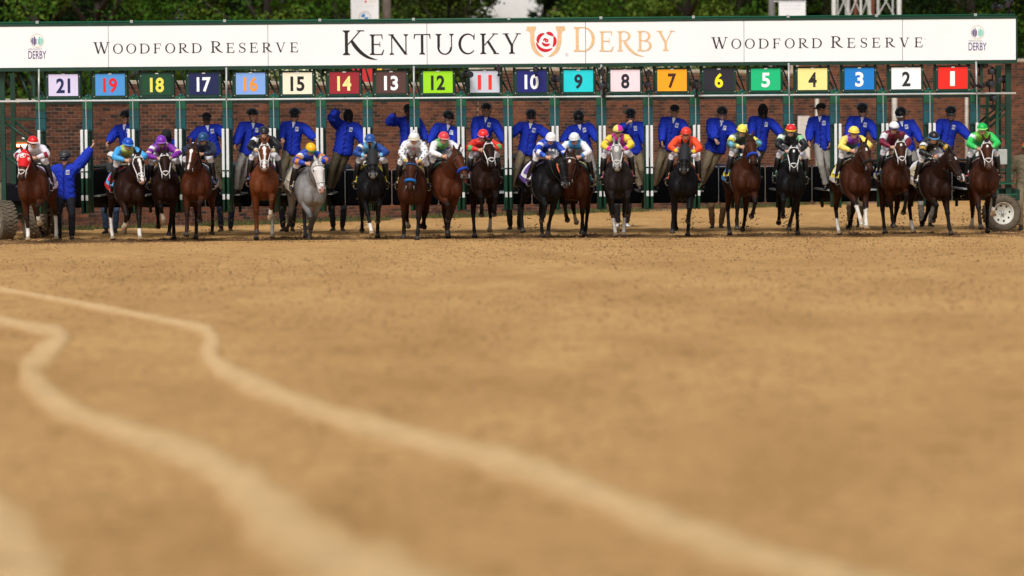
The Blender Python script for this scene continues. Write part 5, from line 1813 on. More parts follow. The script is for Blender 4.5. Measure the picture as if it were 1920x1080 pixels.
            ho = step(pa, a3 * 0.75, 0.085)
            P = [(hipp, 0.15, 0.22), (hipp * 0.5 + e * 0.5, 0.135, 0.19), (e, 0.105, 0.14), (e * 0.5 + kn * 0.5, 0.066, 0.082), (kn, 0.050, 0.066), (kn * 0.8 + fl * 0.2, 0.040, 0.050), (kn * 0.3 + fl * 0.7, 0.035, 0.040), (fl, 0.042, 0.047), (pa, 0.035, 0.038), (pa * 0.6 + ho * 0.4, 0.054, 0.056), (ho, 0.066, 0.070)]
        mb.loft(P, side=(1, 0, 0), n=12)
        chains.append((e, kn, fl, pa, ho))
        low = min(low, ho[2] * math.cos(R(pit)) - ho[1] * math.sin(R(-pit)) - 0.03)
    me = fuse(mb, 0.017, 2)
    P = coords(me)
    # coat colours: points, socks, face marking - the animal's own pattern
    C = np.tile(np.array(base), (len(P), 1))
    pn = np.array(points)
    for i, (e, kn, fl, pa, ho) in enumerate(chains):
        d1, t1 = segdist(P, kn, fl)
        d2, t2 = segdist(P, fl, ho)
        d0, t0 = segdist(P, e, kn)
        m0 = (d0 < 0.10) & (t0 > 0.55) & (P[:, 2] < e[2] - 0.1)
        f = np.clip((t0[m0] - 0.55) / 0.4, 0, 1)[:, None]
        C[m0] = C[m0] * (1 - f) + pn * f
        m1 = ((d1 < 0.075) | (d2 < 0.085)) & (P[:, 2] < e[2] - 0.15)
        near = (d1 < d0 + 0.012) | (d2 < d0)
        C[m1 & near] = pn
        sk = socks[i]
        if sk:
            wt = np.array((0.62, 0.59, 0.54))
            edge = 0.04 * np.sin(np.arctan2(P[:, 1] - fl[1], P[:, 0] - fl[0]) * 2 + i)
            if sk > 0.5:
                lim = 1 - (sk - 0.5) * 2
                C[(d1 < 0.075) & (t1 + edge > lim) & m1 & near] = wt
            C[(d2 < 0.085) & (t2 < 0.62) & m1] = wt
        hoofm = (d2 < 0.09) & (t2 > 0.62)
        C[hoofm] = (0.30, 0.22, 0.14) if sk else (0.05, 0.042, 0.038)
    rel = P - h0
    tt = rel @ hdv / HL
    sx = rel @ hside
    uu = rel @ hup
    inh = (tt > -0.15) & (tt < 1.1) & (np.abs(sx) < 0.14) & (np.abs(uu) < 0.19) & (P[:, 2] > 1.0)
    face_front = inh & (uu > np.interp(tt, HT, HO) + 0.3 * np.interp(tt, HT, HH))
    mz = inh & (tt > 0.80)
    f = np.clip((tt[mz] - 0.80) / 0.12, 0, 1)[:, None] * 0.8
    C[mz] = C[mz] * (1 - f) + (np.array(muzz) if muzz else pn * 0.6 + np.array(base) * 0.3) * f
    wt = np.array((0.70, 0.68, 0.65))
    if face == 'star':
        C[face_front & (((tt - 0.25) / 0.055) ** 2 + (sx / 0.022) ** 2 < 1)] = wt
    elif face == 'blaze':
        wd = np.interp(tt, [0.14, 0.22, 0.35, 0.6, 0.8, 0.95], [0.005, 0.034, 0.028, 0.018, 0.024, 0.03]) * (1 + 0.15 * np.sin(tt * 30))
        C[face_front & (np.abs(sx + 0.006 * np.sin(tt * 9)) < wd) & (tt > 0.14) & (tt < 0.95)] = wt
    elif face == 'strip':
        C[face_front & (np.abs(sx) < 0.016) & (tt > 0.2) & (tt < 0.9)] = wt
        C[face_front & (((tt - 0.25) / 0.08) ** 2 + (sx / 0.035) ** 2 < 1)] = wt
    elif face == 'snip':
        C[face_front & (np.abs(sx) < 0.022) & (tt > 0.78)] = wt
        C[face_front & (((tt - 0.25) / 0.06) ** 2 + (sx / 0.024) ** 2 < 1)] = wt
    elif face == 'grey':
        k = inh
        C[k] = C[k] * 0.5 + np.array((0.42, 0.40, 0.38)) * 0.5
        C[face_front & (((tt - 0.25) / 0.14) ** 2 + (sx / 0.05) ** 2 < 1)] = (0.55, 0.53, 0.50)
    elif face == 'white':
        C[inh] = np.array((0.62, 0.60, 0.58))
        C[inh & (tt > 0.85) & (np.abs(sx) < 0.04)] = (0.45, 0.24, 0.20)
    for s in (-1, 1):
        q = hpt(0.925, PI / 2 - s * 0.8, 0)
        C[np.linalg.norm(P - q, axis=1) < 0.022] = (0.012, 0.008, 0.008)
    setcol(me, C)
    me.materials.append(COAT)
    dz = -low - 0.005
    root.location.z = dz * sc - 0.02
    place('body', me, root)
    for s in (-1, 1):
        MB().ball(hpt(0.27, PI / 2 - s * 1.12, 0.004), 0.022, 0.022, 0.022, 10, 6).build('eye', EYE, root, True)
    # mane, forelock, tail
    hairm = flat(mane, 0.6, 'hair', 0.3)
    mm = MB()
    for k in range(26):
        t = k / 25
        q = np.array([np.interp(t * 3, [0, 1, 2, 3], [p[j] for p in pts]) for j in range(3)])
        top = q + np.array((0, 0.06 + 0.10 * (1 - t), np.interp(t, [0, 1], [0.23, 0.10])))
        sw = 0.05 + 0.03 * math.sin(k * 2.1)
        wd_ = np.interp(t, [0, 1], [0.115, 0.075])
        mm.loft([(top + np.array((-0.015, 0, -0.025)), 0.016, 0.02), (top + np.array((0.03, 0.01, -0.012)), 0.016, 0.022), (top + np.array((wd_ * 0.85, 0.03, -0.07)), 0.012, 0.020), (top + np.array((wd_ + 0.02, 0.05 + 0.3 * sw, -0.17 - 0.03 * math.sin(k * 1.7))), 0.004, 0.010)], n=6)
    mm.build('mane', hairm, root, True)
    if not hood:
        fm = MB()
        for k in (1, 2):
            q = hpt(0.0, PI / 2 + (k - 1.5) * 0.3, 0.006)
            fm.loft([(q - hdv * 0.03, 0.014, 0.010), (hpt(0.10, PI / 2 + (k - 1.5) * 0.28, 0.012), 0.012, 0.008), (hpt(0.16 + 0.02 * (k % 2), PI / 2 + (k - 1.5) * 0.2, 0.006), 0.004, 0.004)], n=6)
        fm.build('forelock', hairm, root, True)
    tl = MB()
    for k in range(5):
        o_ = (k - 2) * 0.025
        tl.loft([((o_ * 0.4, 1.04, 1.33), 0.03, 0.03), ((o_ * 0.7, 1.20, 1.36), 0.035, 0.035), ((o_ * 1.0, 1.42, 1.27), 0.04, 0.035), ((o_ * 1.3, 1.62, 1.10), 0.03, 0.026), ((o_ * 1.5, 1.76, 0.93), 0.008, 0.008)], n=7)
    tl.build('tail', hairm, root, True)
    # bridle
    bm = flat(bridle, 0.5, 'strap', 0.05)
    wide = 0.0115 if max(bridle) > 0.4 else 0.008
    br = MB().ring([hpt(0.69, a, 0.004) for a in np.linspace(0, 2 * PI, 21)[:-1]], wide, 6).build('noseband', bm, root, True)
    for s in (-1, 1):
        MB().path([hpt(t, PI / 2 - s * a, 0.004) for t, a in ((0.03, 0.55), (0.12, 1.0), (0.25, 1.42), (0.45, 1.45), (0.69, 1.4), (0.84, 1.5))], wide * 0.9, 6).build('cheek_strap', bm, root, True)
        MB().ring([hpt(0.86, PI / 2 - s * 1.5, 0.008) + hdv * 0.032 * math.cos(a) + hup * 0.032 * math.sin(a) for a in np.linspace(0, 2 * PI, 11)[:-1]], 0.005, 5).build('bit_ring', STEEL, root, True)
    MB().path([hpt(0.13, a, 0.006) for a in np.linspace(0.15, PI - 0.15, 11)], wide * (1.0 if brow is None else 1.3), 6).build('browband', bm if brow is None else flat(brow, 0.6, 'strap'), root, True)
    if max(bridle) > 0.4:
        MB().path([hpt(t, a, 0.006) for t, a in ((0.69, 0.5), (0.80, 1.1), (0.85, PI / 2), (0.80, PI - 1.1), (0.69, PI - 0.5))], wide * 0.75, 6).build('nose_loop', bm, root, True)
    if roll:
        MB().ring([hpt(0.66, a, 0.022) for a in np.linspace(-0.5, PI + 0.5, 17)], 0.030, 8).build('shadow_roll', flat(roll, 0.95, 'fleece', 0.2), root, True)
    if cheek:
        MB().path([hpt(t, PI / 2 + 1.35, 0.012) for t in (0.2, 0.35, 0.5)], 0.016, 6).build('cheek_fleece', flat(cheek, 0.9, 'fleece'), root, True)
    if hood:
        hm = MB()
        n = 22
        ts = [-0.06, 0.02, 0.10, 0.18, 0.28, 0.38, 0.48, 0.56]
        vs = [hpt(t, 2 * PI * k / n, 0.012) for t in ts for k in range(n)]
        fs = [(i * n + k, i * n + (k + 1) % n, (i + 1) * n + (k + 1) % n, (i + 1) * n + k) for i in range(len(ts) - 1) for k in range(n)]
        hm.add(vs, fs)
        ho_ = hm.build('hood', flat(hood, 0.75, 'hood', 0.1), root, True)
        for s in (-1, 1):
            c0 = hpt(0.28, PI / 2 - s * 1.05, 0.016)
            MB().ball(c0, 0.036, 0.036, 0.044, 10, 6).build('eye_cup', flat(tuple(min(0.7, c * 0.9 + (0.35 if max(hood) > 0.2 else 0.0)) for c in hood), 0.4, 'cup'), ho_, True)
        if num == 'R':
            e = MB().ring([hpt(0.20 + 0.085 * math.sin(a), PI / 2 + 0.46 * math.cos(a), 0.018) for a in np.linspace(0, 2 * PI, 21)[:-1]], 0.006, 5)
            e.build('hood_emblem', WHITE, ho_, True)
            me2, w_, h_ = text_mesh('R', 1.0, 0.02)
            me2 = me2.copy()
            cc = coords(me2)
            k2 = 0.075 / h_
            nc = np.array([hpt(0.20 - q[2] * k2 / HL, PI / 2 - q[0] * k2 / 0.085, 0.019) for q in cc])
            me2.vertices.foreach_set('co', nc.ravel())
            me2.materials.clear()
            me2.materials.append(WHITE)
            place('hood_letter', me2, ho_)
    # girth, saddle, number cloth, stirrups
    MB().ring([torso_pt(-0.14, a, 0.006) for a in np.linspace(0, 2 * PI, 33)[:-1]], 0.016, 5).build('girth', flat((0.03, 0.03, 0.03), 0.7, 'strap'), root, True)
    c1, c2 = cloth
    def drape(name, y0, y1, a0, a1, off, col, parent, fl=0.0):
        ny, na = 7, 13
        vs = []
        for lay in (0, 0.008):
            for i in range(ny):
                for k in range(na):
                    a = a0 + (a1 - a0) * k / (na - 1)
                    y = y0 + (y1 - y0) * i / (ny - 1)
                    p = torso_pt(y, a, off + lay + fl * abs(a) ** 3 + 0.006 * math.sin(6 * y + 5 * a))
                    vs.append(p)
        n1 = ny * na
        fs = []
        for i in range(ny - 1):
            for k in range(na - 1):
                q = (i * na + k, i * na + k + 1, (i + 1) * na + k + 1, (i + 1) * na + k)
                fs.append(tuple(j + n1 for j in q))
                fs.append(q[::-1])
        for i in range(ny - 1):
            for k in (0, na - 1):
                fs.append((i * na + k, (i + 1) * na + k, (i + 1) * na + k + n1, i * na + k + n1))
        for k in range(na - 1):
            for i in (0, ny - 1):
                fs.append((i * na + k, i * na + k + 1, i * na + k + 1 + n1, i * na + k + n1))
        return MB().add(vs, fs).build(name, flat(col, 0.8, 'saddlecloth', 0.1), parent, True)
    cl = drape('saddle_cloth', -0.16, 0.50, -1.62, 1.62, 0.014, c1, root, 0.008)
    drape('cloth_trim', -0.175, 0.30, -1.30, 1.30, 0.030, c2, cl, 0.006)
    for s in (-1, 1):
        drape('cloth_hem', -0.16, 0.50, s * 1.50, s * 1.72, 0.034, c2, cl, 0.008)
    if num and num != 'R':
        a = -1.15
        o_ = put_text(num, 'cloth_number', flat((0.01, 0.01, 0.01), 0.6, 'ink'), cl, tuple(torso_pt(0.25, -1.30, 0.075)), height=0.16, bold=0.03)
        o_.rotation_euler = (0, R(10), R(-90))
    sa = MB()
    sa.loft([((0, -0.16, 1.575), 0.10, 0.02), ((0, -0.05, 1.60), 0.15, 0.03), ((0, 0.15, 1.59), 0.15, 0.025), ((0, 0.30, 1.60), 0.12, 0.025)], side=(1, 0, 0), n=12)
    so = sa.build('saddle', SADB, root, True)
    for s in (-1, 1):
        MB().path([(s * 0.13, -0.06, 1.58), (s * 0.27, -0.04, 1.40), (s * 0.315, -0.08, 1.24), (s * 0.32, -0.07, 1.17)], 0.010, 5).build('stirrup_leather', SADB, so)
        MB().ring([(s * 0.32 + 0.05 * math.cos(a), -0.07, 1.12 + 0.06 * math.sin(a)) for a in np.linspace(0, 2 * PI, 13)[:-1]], 0.008, 5).build('stirrup_iron', STEEL, so, True)
    return dict(pit=R(pit), rol=R(rol), root=root, hpt=hpt, pts=pts, yaw=yw, loc=(X0, Y0, root.location.z), sc=sc)
def make_rider(lab, H, helm, helm2, band, silks, breeches=(0.72, 0.70, 0.74), dx=0.0, dz=0.0, dy=0.0, lean=0.0, tilt=0.0, skin=0, gog=(0.02, 0.02, 0.02), pom=False, gloves=None, look=(0, -1, -0.12), star=None, bootc=(0.012, 0.011, 0.012), whip=0):
    root = thing('person', lab, 'person', H['loc'], H['yaw'], 'jockeys on their horses')
    root.rotation_euler = (H['pit'], H['rol'], H['yaw'])
    A = np.array
    J = {}
    sh = A((dx, dy, dz))
    J['pel'] = A((0, 0.26, 1.80)) + sh * A((0.4, 0.6, 0.7))
    J['wai'] = A((0, 0.09, 1.93)) + sh * A((0.6, 0.8, 0.85))
    J['che'] = A((0, -0.08, 1.975)) + sh * A((0.8, 1, 1))
    sc = A((0, -0.20, 1.975)) + sh
    tv = A((math.cos(R(tilt)), 0, math.sin(R(tilt))))
    J['shL'], J['shR'] = sc - tv * 0.185, sc + tv * 0.185
    J['nek'] = A((0, -0.285, 2.02)) + sh
    J['hd'] = A((0, -0.345, 2.10)) + sh
    J['hf'], J['hu'] = nz3(look), A((0, 0, 1.0))
    J['hipL'], J['hipR'] = J['pel'] + A((-0.10, -0.01, -0.02)), J['pel'] + A((0.10, -0.01, -0.02))
    nk = H['pts'][1]
    c_ = A((0, -0.05, 1.55))
    for q in ('pel', 'wai', 'che', 'shL', 'shR', 'nek', 'hd', 'hipL', 'hipR'):
        J[q] = c_ + (J[q] - c_) * 0.94 + A((0, -0.02, -0.01))
    for a, s in (('L', -1), ('R', 1)):
        kn = A((s * 0.265, -0.31, 1.655))
        J['an' + a] = A((s * 0.325, -0.05, 1.235))
        J['kn' + a] = kn
        J['toe' + a] = nz3((s * 0.28, -1, 0.05))
        tgt = A((nk[0] * 0.8 + s * (0.135 + lean * s), nk[1] + 0.06, nk[2] + 0.255))
        J['el' + a], J['wr' + a] = ik(J['sh' + a], tgt, 0.285, 0.26, (s * 1.0, 0.10, -0.12))
        J['pn' + a] = A((-s, 0, -0.4))
        J['hd' + a] = nz3((-s * 0.55, -0.7, -0.25))
    J['curl'] = 1.5
    J['hs'] = 0.97
    bm, Rm = body_mesh(J, SKINS[skin], voxel=0.018)
    place('body', bm, root)
    jm = shirt_mesh(J, 0.006, 0.010, silks, SILK, hem=0.02, voxel=0.02, cuff=0.93)
    so = place('silks', jm, root)
    place('breeches', legs_mesh(J, 0.95, breeches, SILK, t1=0.10, name='breeches'), root)
    for me in boots_mesh(J, 0.9, bootc, flat(bootc, 0.3, 'boot')):
        place('boot', me, root)
    if gloves:
        for a in 'LR':
            d = nz3(J['wr' + a] - J['el' + a])
            MB().loft([(J['wr' + a] - d * 0.035, 0.036, 0.036), (J['wr' + a] + d * 0.01, 0.036, 0.034)], n=10).build('cuff', flat(gloves, 0.6, 'cuff'), so, True)
    ho = helmet(root, J['hd'], Rm, 'jockey', helm, helm2, band)
    if pom:
        MB().ball(J['hd'] + Rm @ A((0, -0.008, 0.165)), 0.030, 0.030, 0.032, 10, 8).build('pompom', flat(helm, 0.9, 'fleece'), ho, True)
    eyewear(root, J['hd'], Rm, gog, (0.02, 0.02, 0.022))
    if star is not None:
        # chest emblem
        c0 = sc + A((0, -0.03, -0.14))
        P = coords(jm)
        vs = []
        sel = P[(np.abs(P[:, 0] - c0[0]) < 0.04) & (np.abs(P[:, 2] - c0[2]) < 0.05)]
        yy = (sel[:, 1].min() if len(sel) else c0[1] - 0.1) - 0.006
        ring = []
        for k in range(10):
            r = 0.045 if k % 2 == 0 else 0.02
            ring.append((c0[0] + r * math.sin(k * PI / 5), yy, c0[2] + r * math.cos(k * PI / 5)))
        MB().add(ring, [tuple(range(10))]).build('chest_emblem', flat(star, 0.5, 'emblem'), so)
    # reins from hands to the bit
    for a, s in (('L', -1), ('R', 1)):
        b = H['hpt'](0.86, PI / 2 - s * 1.5, 0.012)
        w = J['wr' + a]
        m_ = (b + w) / 2 + A((s * 0.03, 0, -0.05))
        MB().path([w + A((-s * 0.02, -0.05, -0.02)), m_, b], 0.006, 5).build('rein', SADB, H['root'])
    if whip:
        w = J['wr' + ('R' if whip > 0 else 'L')]
        t = thing('whip', 'thin dark riding whip held by the black and gold jockey', 'whip', H['loc'], H['yaw'])
        t.rotation_euler = (H['pit'], H['rol'], H['yaw'])
        MB().loft([(w + A((0, -0.09, 0.03)), 0.010, 0.010), (w + A((whip * 0.05, 0.08, -0.04)), 0.007, 0.007), (w + A((whip * 0.26, 0.42, -0.30)), 0.006, 0.006)], n=6).build('shaft', SADB, t, True)
        MB().bx(*[v for k in range(3) for v in (float((w + A((whip * 0.26, 0.42, -0.30)))[k]) - 0.012, float((w + A((whip * 0.26, 0.42, -0.30)))[k]) + 0.012)]).build('flap', SADB, t)
    return root
def pat(torso, sleeve, yoke=None, band=None, cuff=None, spots=None, side_r=None, lower=None, bandr=(0.35, 0.7), sash=None, armband=None):
    A = np.array
    def fn(P, part, t, side, sx, fw):
        C = np.tile(A(torso, float), (len(P), 1))
        if lower is not None:
            C[(part == 0) & (t < 0.55)] = lower
        if yoke is not None:
            C[(part == 0) & (t > 0.80)] = yoke
        if side_r is not None:
            C[(part == 0) & (sx > 0)] = side_r
        if sash is not None:
            C[(part == 0) & (np.abs(sx - (t - 0.7) * 0.5) < 0.04)] = sash
        C[part > 0] = sleeve
        if band is not None:
            C[(part == 1) & (t > bandr[0]) & (t < bandr[1])] = band
        if armband is not None:
            C[(part == 2) & (t > 0.05) & (t < 0.38)] = armband
        if cuff is not None:
            C[(part == 2) & (t > 0.68)] = cuff
        if spots is not None:
            g = (np.sin(P[:, 0] * 62) * np.sin(P[:, 2] * 62 + 1.0) > 0.62) & (part > 0)
            C[g] = spots
        # white number patch on the right upper arm
        C[(part == 1) & (side < 0) & (t > 0.12) & (t < 0.42)] = (0.72, 0.72, 0.72) if max(sleeve) < 0.6 else sleeve
        return C
    return fn
BAY = ((0.044, 0.0135, 0.0062), (0.010, 0.008, 0.008), (0.008, 0.006, 0.006))
DBAY = ((0.0185, 0.0072, 0.0044), (0.008, 0.007, 0.007), (0.006, 0.005, 0.005))
BLK = ((0.0065, 0.006, 0.007), (0.008, 0.008, 0.009), (0.006, 0.006, 0.006))
CHE = ((0.115, 0.031, 0.010), (0.085, 0.028, 0.012), (0.07, 0.024, 0.010))
CHB = ((0.066, 0.0185, 0.0075), (0.020, 0.011, 0.009), (0.012, 0.008, 0.007))
GRY = ((0.20, 0.195, 0.195), (0.06, 0.06, 0.062), (0.30, 0.29, 0.28))
SGY = ((0.020, 0.0145, 0.0135), (0.010, 0.009, 0.009), (0.02, 0.018, 0.018))
WB = (0.70, 0.70, 0.70)
DK = (0.012, 0.010, 0.010)
PURPLE, YEL, RED, WHT, BLK_, NVY = (0.19, 0.02, 0.30), (0.75, 0.55, 0.03), (0.60, 0.012, 0.015), (0.74, 0.74, 0.76), (0.010, 0.010, 0.012), (0.012, 0.025, 0.10)
RBLUE, LBLUE, GRN, ORG, MAG, MAR, CYAN, LIME = (0.01, 0.05, 0.42), (0.10, 0.38, 0.70), (0.01, 0.42, 0.08), (0.78, 0.075, 0.02), (0.62, 0.02, 0.36), (0.16, 0.008, 0.03), (0.02, 0.40, 0.50), (0.25, 0.55, 0.03)
PYEL, CORAL = (0.78, 0.70, 0.25), (0.68, 0.05, 0.06)
# --- left to right across the track
h = make_horse('chestnut racehorse in a red lettered hood at the far left', 66, -13, 50, -4, -6, 60, CHB, 'alma', (-5, 3, 0, 5), (0.6, 0.55, 0, 0.95), '', WB, S(205, 10, 20), None, (S(205, 190, 232), S(225, 215, 240)), -3.30, num='R', pit=-2)
make_rider('jockey in red cap and white silks with dark red sleeve bands', h, RED, None, (0.75, 0.6, 0.6), pat((0.66, 0.64, 0.70), (0.66, 0.64, 0.70), armband=(0.25, 0.01, 0.03)), dx=0.03, look=(0.45, -0.9, -0.3))
h = make_horse('dark bay racehorse with white blaze and white bridle under board 19', 246, 13, 50, 6, 6, 58, DBAY, 'mfam', (-3, 5, 0, 3), (0.52, 0.52, 0.85, 0.9), 'blaze', WB, None, None, (LBLUE, RED), -2.90, muzz=(0.45, 0.30, 0.26), pit=1)
make_rider('jockey in blue cap with light blue and yellow silks', h, S(15, 75, 180), None, S(60, 140, 220), pat((0.05, 0.30, 0.62), (0.05, 0.34, 0.70), yoke=(0.35, 0.42, 0.10), lower=(0.55, 0.52, 0.10)), dx=-0.03, look=(0.1, -1, -0.35))
h = make_horse('near-black racehorse with white noseband under the purple-capped rider', 316, 2, 50, -2, 0, 55, DBAY, 'lbmf', (4, -4, 0, 0), (0.75, 0, 0, 0), '', WB, None, None, (YEL, (0.3, 0.25, 0.35)), -2.35, pit=3)
make_rider('jockey in purple cap and purple silks with yellow patches', h, S(120, 45, 170), None, S(150, 90, 190), pat(PURPLE, PURPLE, sash=(0.55, 0.45, 0.10), band=(0.75, 0.5, 0.35), bandr=(0.75, 0.95)), dx=-0.05, look=(0, -1, -0.3))
h = make_horse('bright bay racehorse with white blaze under board 17', 362, -10, 56, -4, -4, 60, CHB, 'alab', (-5, 4, 2, 0), (0, 0, 0, 0), 'strip', (0.03, 0.015, 0.01), None, None, ((0.04, 0.14, 0.35), (0.6, 0.6, 0.6)), -2.75, pit=-4)
make_rider('jockey in navy cap and dark navy silks under board 17', h, (0.01, 0.06, 0.17), None, (0.01, 0.05, 0.15), pat((0.012, 0.018, 0.045), (0.012, 0.018, 0.045)), dx=0.10, dz=0.02, look=(-0.2, -1, -0.5))
h = make_horse('chestnut racehorse with broad white face and white bridle under board 16', 494, 0, 56, -1, 0, 60, CHE, 'blfa', (-5, 4, 0, 4), (0, 0.65, 0, 0.95), 'blaze', WB, None, None, ((0.05, 0.15, 0.42), (0.55, 0.04, 0.05)), -3.00, muzz=(0.30, 0.22, 0.2), pit=-5)
make_rider('jockey in black cap and black silks under board 16', h, BLK_, None, (0.015, 0.015, 0.018), pat(BLK_, BLK_, cuff=(0.55, 0.48, 0.32)), dx=-0.02, dz=0.10, look=(0, -1, -0.1))
h = make_horse('grey racehorse with pale face under board 15', 588, 16, 40, 0, 2, 66, GRY, 'mbma', (6, -7, -2, 0), (0, 0, 0, 0), 'white', (0.45, 0.44, 0.44), None, None, ((0.42, 0.36, 0.28), (0.50, 0.44, 0.34)), -3.10, pit=4)
make_rider('jockey in yellow cap and blue silks with orange bands on the grey horse', h, S(245, 180, 20), None, (0.02, 0.18, 0.06), pat(RBLUE, RBLUE, band=(0.60, 0.22, 0.03), armband=(0.55, 0.20, 0.03)), dx=0.04, dz=-0.10, look=(0.05, -1, -0.5))
h = make_horse('black racehorse in a black hood with grey muzzle under board 14', 697, 2, 50, 0, 0, 58, BLK, 'flma', (7, 3, 0, 2), (0.52, 0, 0, 0), '', (0.02, 0.02, 0.02), (0.012, 0.012, 0.014), None, ((0.72, 0.62, 0.03), (0.62, 0.55, 0.06)), -2.80, muzz=(0.16, 0.15, 0.15), pit=-1)
make_rider('jockey in blue cap with white cross and navy silks', h, S(35, 80, 150), None, S(40, 90, 160), pat((0.02, 0.05, 0.20), (0.015, 0.05, 0.24), yoke=(0.10, 0.36, 0.60), sash=(0.14, 0.42, 0.66), cuff=(0.16, 0.45, 0.70)), dx=-0.04, dz=0.0, look=(0, -1, -0.3))
h = make_horse('bay racehorse with blue noseband and gold saddle cloth under board 13', 770, -3, 38, -1, 0, 66, BAY, 'bfmm', (-7, 7, 2, 6), (0, 0, 0.55, 0), '', (0.015, 0.02, 0.05), None, S(15, 105, 190), ((0.50, 0.33, 0.08), (0.55, 0.38, 0.12)), -3.15, brow=S(20, 100, 180), pit=4)
make_rider('jockey in white bobbled cap and white silks with black stars', h, (0.74, 0.74, 0.74), None, (0.70, 0.62, 0.40), pat(WHT, WHT, spots=(0.02, 0.02, 0.03)), dx=0.0, dz=0.09, pom=True, gloves=(0.6, 0.5, 0.06), look=(0, -1, -0.35), star=(0.25, 0.03, 0.10))
h = make_horse('chestnut-brown racehorse with blue noseband and green cloth under board 12', 846, 18, 46, 8, 14, 56, CHB, 'lbmf', (6, -5, -2, 0), (0, 0, 0, 0), '', (0.03, 0.015, 0.01), None, S(25, 60, 165), ((0.10, 0.45, 0.10), (0.15, 0.42, 0.45)), -3.00, muzz=(0.06, 0.04, 0.035), pit=2)
make_rider('jockey in coral cap and white-sleeved green and blue silks', h, CORAL, None, (0.7, 0.25, 0.25), pat((0.05, 0.25, 0.50), WHT, yoke=(0.12, 0.40, 0.12), sash=(0.45, 0.03, 0.05)), dx=-0.02, dz=0.02, look=(0.15, -1, -0.3))
h = make_horse('bay racehorse with white bridle under the red-capped rider at board 11', 916, 7, 50, 4, 4, 56, DBAY, 'llfm', (-3, 4, -5, 6), (0, 0, 0, 0.85), '', WB, None, None, ((0.60, 0.60, 0.62), (0.45, 0.02, 0.04)), -2.50, pit=-6)
make_rider('jockey in red cap and red silks with green armbands', h, S(240, 45, 45), None, S(210, 120, 150), pat((0.55, 0.025, 0.02), (0.62, 0.03, 0.02), armband=(0.03, 0.45, 0.14)), dx=-0.01, dz=-0.01, look=(0, -1, -0.5))
h = make_horse('black racehorse turning its head right under board 10', 1024, 19, 36, 6, 16, 66, BLK, 'lbaf', (-3, 5, 0, 0), (0, 0, 0, 0), '', (0.012, 0.012, 0.012), None, None, ((0.70, 0.68, 0.72), (0.10, 0.05, 0.25)), -3.20, cheek=(0.6, 0.12, 0.05), muzz=(0.07, 0.06, 0.06), pit=3)
make_rider('jockey in plain white cap and royal blue silks', h, (0.76, 0.76, 0.76), None, (0.70, 0.70, 0.72), pat(RBLUE, RBLUE, armband=(0.66, 0.67, 0.72), cuff=(0.02, 0.12, 0.5)), dx=0.02, dz=0.0, look=(-0.3, -1, -0.4), star=(0.7, 0.7, 0.7))
h = make_horse('bay racehorse with white star and turquoise cloth under board 9', 1077, -8, 42, -2, -2, 62, BAY, 'lbmf', (-4, 5, 0, 0), (0, 0, 0.8, 0), 'star', (0.02, 0.012, 0.01), None, None, (CYAN, (0.55, 0.45, 0.20)), -2.65, brow=(0.5, 0.45, 0.4), pit=4)
make_rider('jockey in striped white cap and white and blue silks', h, (0.74, 0.75, 0.77), None, (0.6, 0.62, 0.66), pat(WHT, WHT, yoke=(0.06, 0.30, 0.62), cuff=(0.03, 0.20, 0.55)), dx=-0.03, dz=0.0, look=(0, -1, -0.25), gog=(0.03, 0.02, 0.02))
h = make_horse('grey-brown racehorse with pale face and white bridle under board 8', 1165, 2, 48, -3, -4, 60, SGY, 'llff', (-5, 6, 5, -5), (0, 0, 0.85, 0.85), 'grey', WB, None, None, ((0.55, 0.10, 0.24), (0.50, 0.36, 0.18)), -3.00, muzz=(0.10, 0.09, 0.09), pit=-5)
make_rider('jockey in pink and yellow cap with magenta and yellow silks', h, MAG, (0.74, 0.62, 0.16), (0.20, 0.16, 0.02), pat(MAG, (0.76, 0.58, 0.05), cuff=MAG, band=(0.45, 0.12, 0.12), bandr=(0.5, 0.62)), dx=0.04, dz=0.07, look=(-0.05, -1, -0.25))
h = make_horse('black racehorse in a black hood with orange saddle cloth under board 7', 1277, 0, 52, 0, 0, 58, BLK, 'bmma', (-9, 4, 4, 0), (0, 0, 0, 0), '', (0.012, 0.012, 0.012), (0.010, 0.011, 0.015), None, ((0.80, 0.09, 0.02), (0.62, 0.52, 0.30)), -3.20, muzz=(0.05, 0.045, 0.045), pit=-2)
make_rider('jockey in orange-red cap and orange silks with yellow cuffs', h, (0.72, 0.04, 0.02), None, (0.6, 0.04, 0.02), pat(ORG, ORG, cuff=(0.7, 0.55, 0.03)), dx=0.01, dz=0.08, look=(0, -1, -0.2))
h = make_horse('tall bay racehorse with blue noseband under the yellow-capped rider at board 6', 1400, 11, 60, 3, 5, 60, BAY, 'bmam', (-6, 4, 0, 5), (0, 0, 0, 0), '', (0.02, 0.012, 0.01), None, S(25, 60, 170), ((0.72, 0.60, 0.03), (0.05, 0.20, 0.45)), -2.85, pit=-6)
make_rider('jockey in yellow cap and black, blue and yellow silks under board 6', h, (0.78, 0.68, 0.10), None, (0.75, 0.62, 0.06), pat((0.03, 0.08, 0.16), (0.10, 0.16, 0.10), yoke=(0.03, 0.05, 0.03), band=(0.65, 0.60, 0.04), armband=(0.10, 0.40, 0.60), cuff=(0.70, 0.68, 0.20)), dx=-0.06, dz=0.06, look=(0.1, -1, -0.4))
h = make_horse('black racehorse with white star and noseband under board 5', 1480, 3, 52, 0, 1, 57, BLK, 'lbmf', (-5, -6, 0, 6), (0, 0, 0, 0), 'star', WB, None, None, ((0.02, 0.18, 0.08), (0.30, 0.50, 0.45)), -2.60, pit=1)
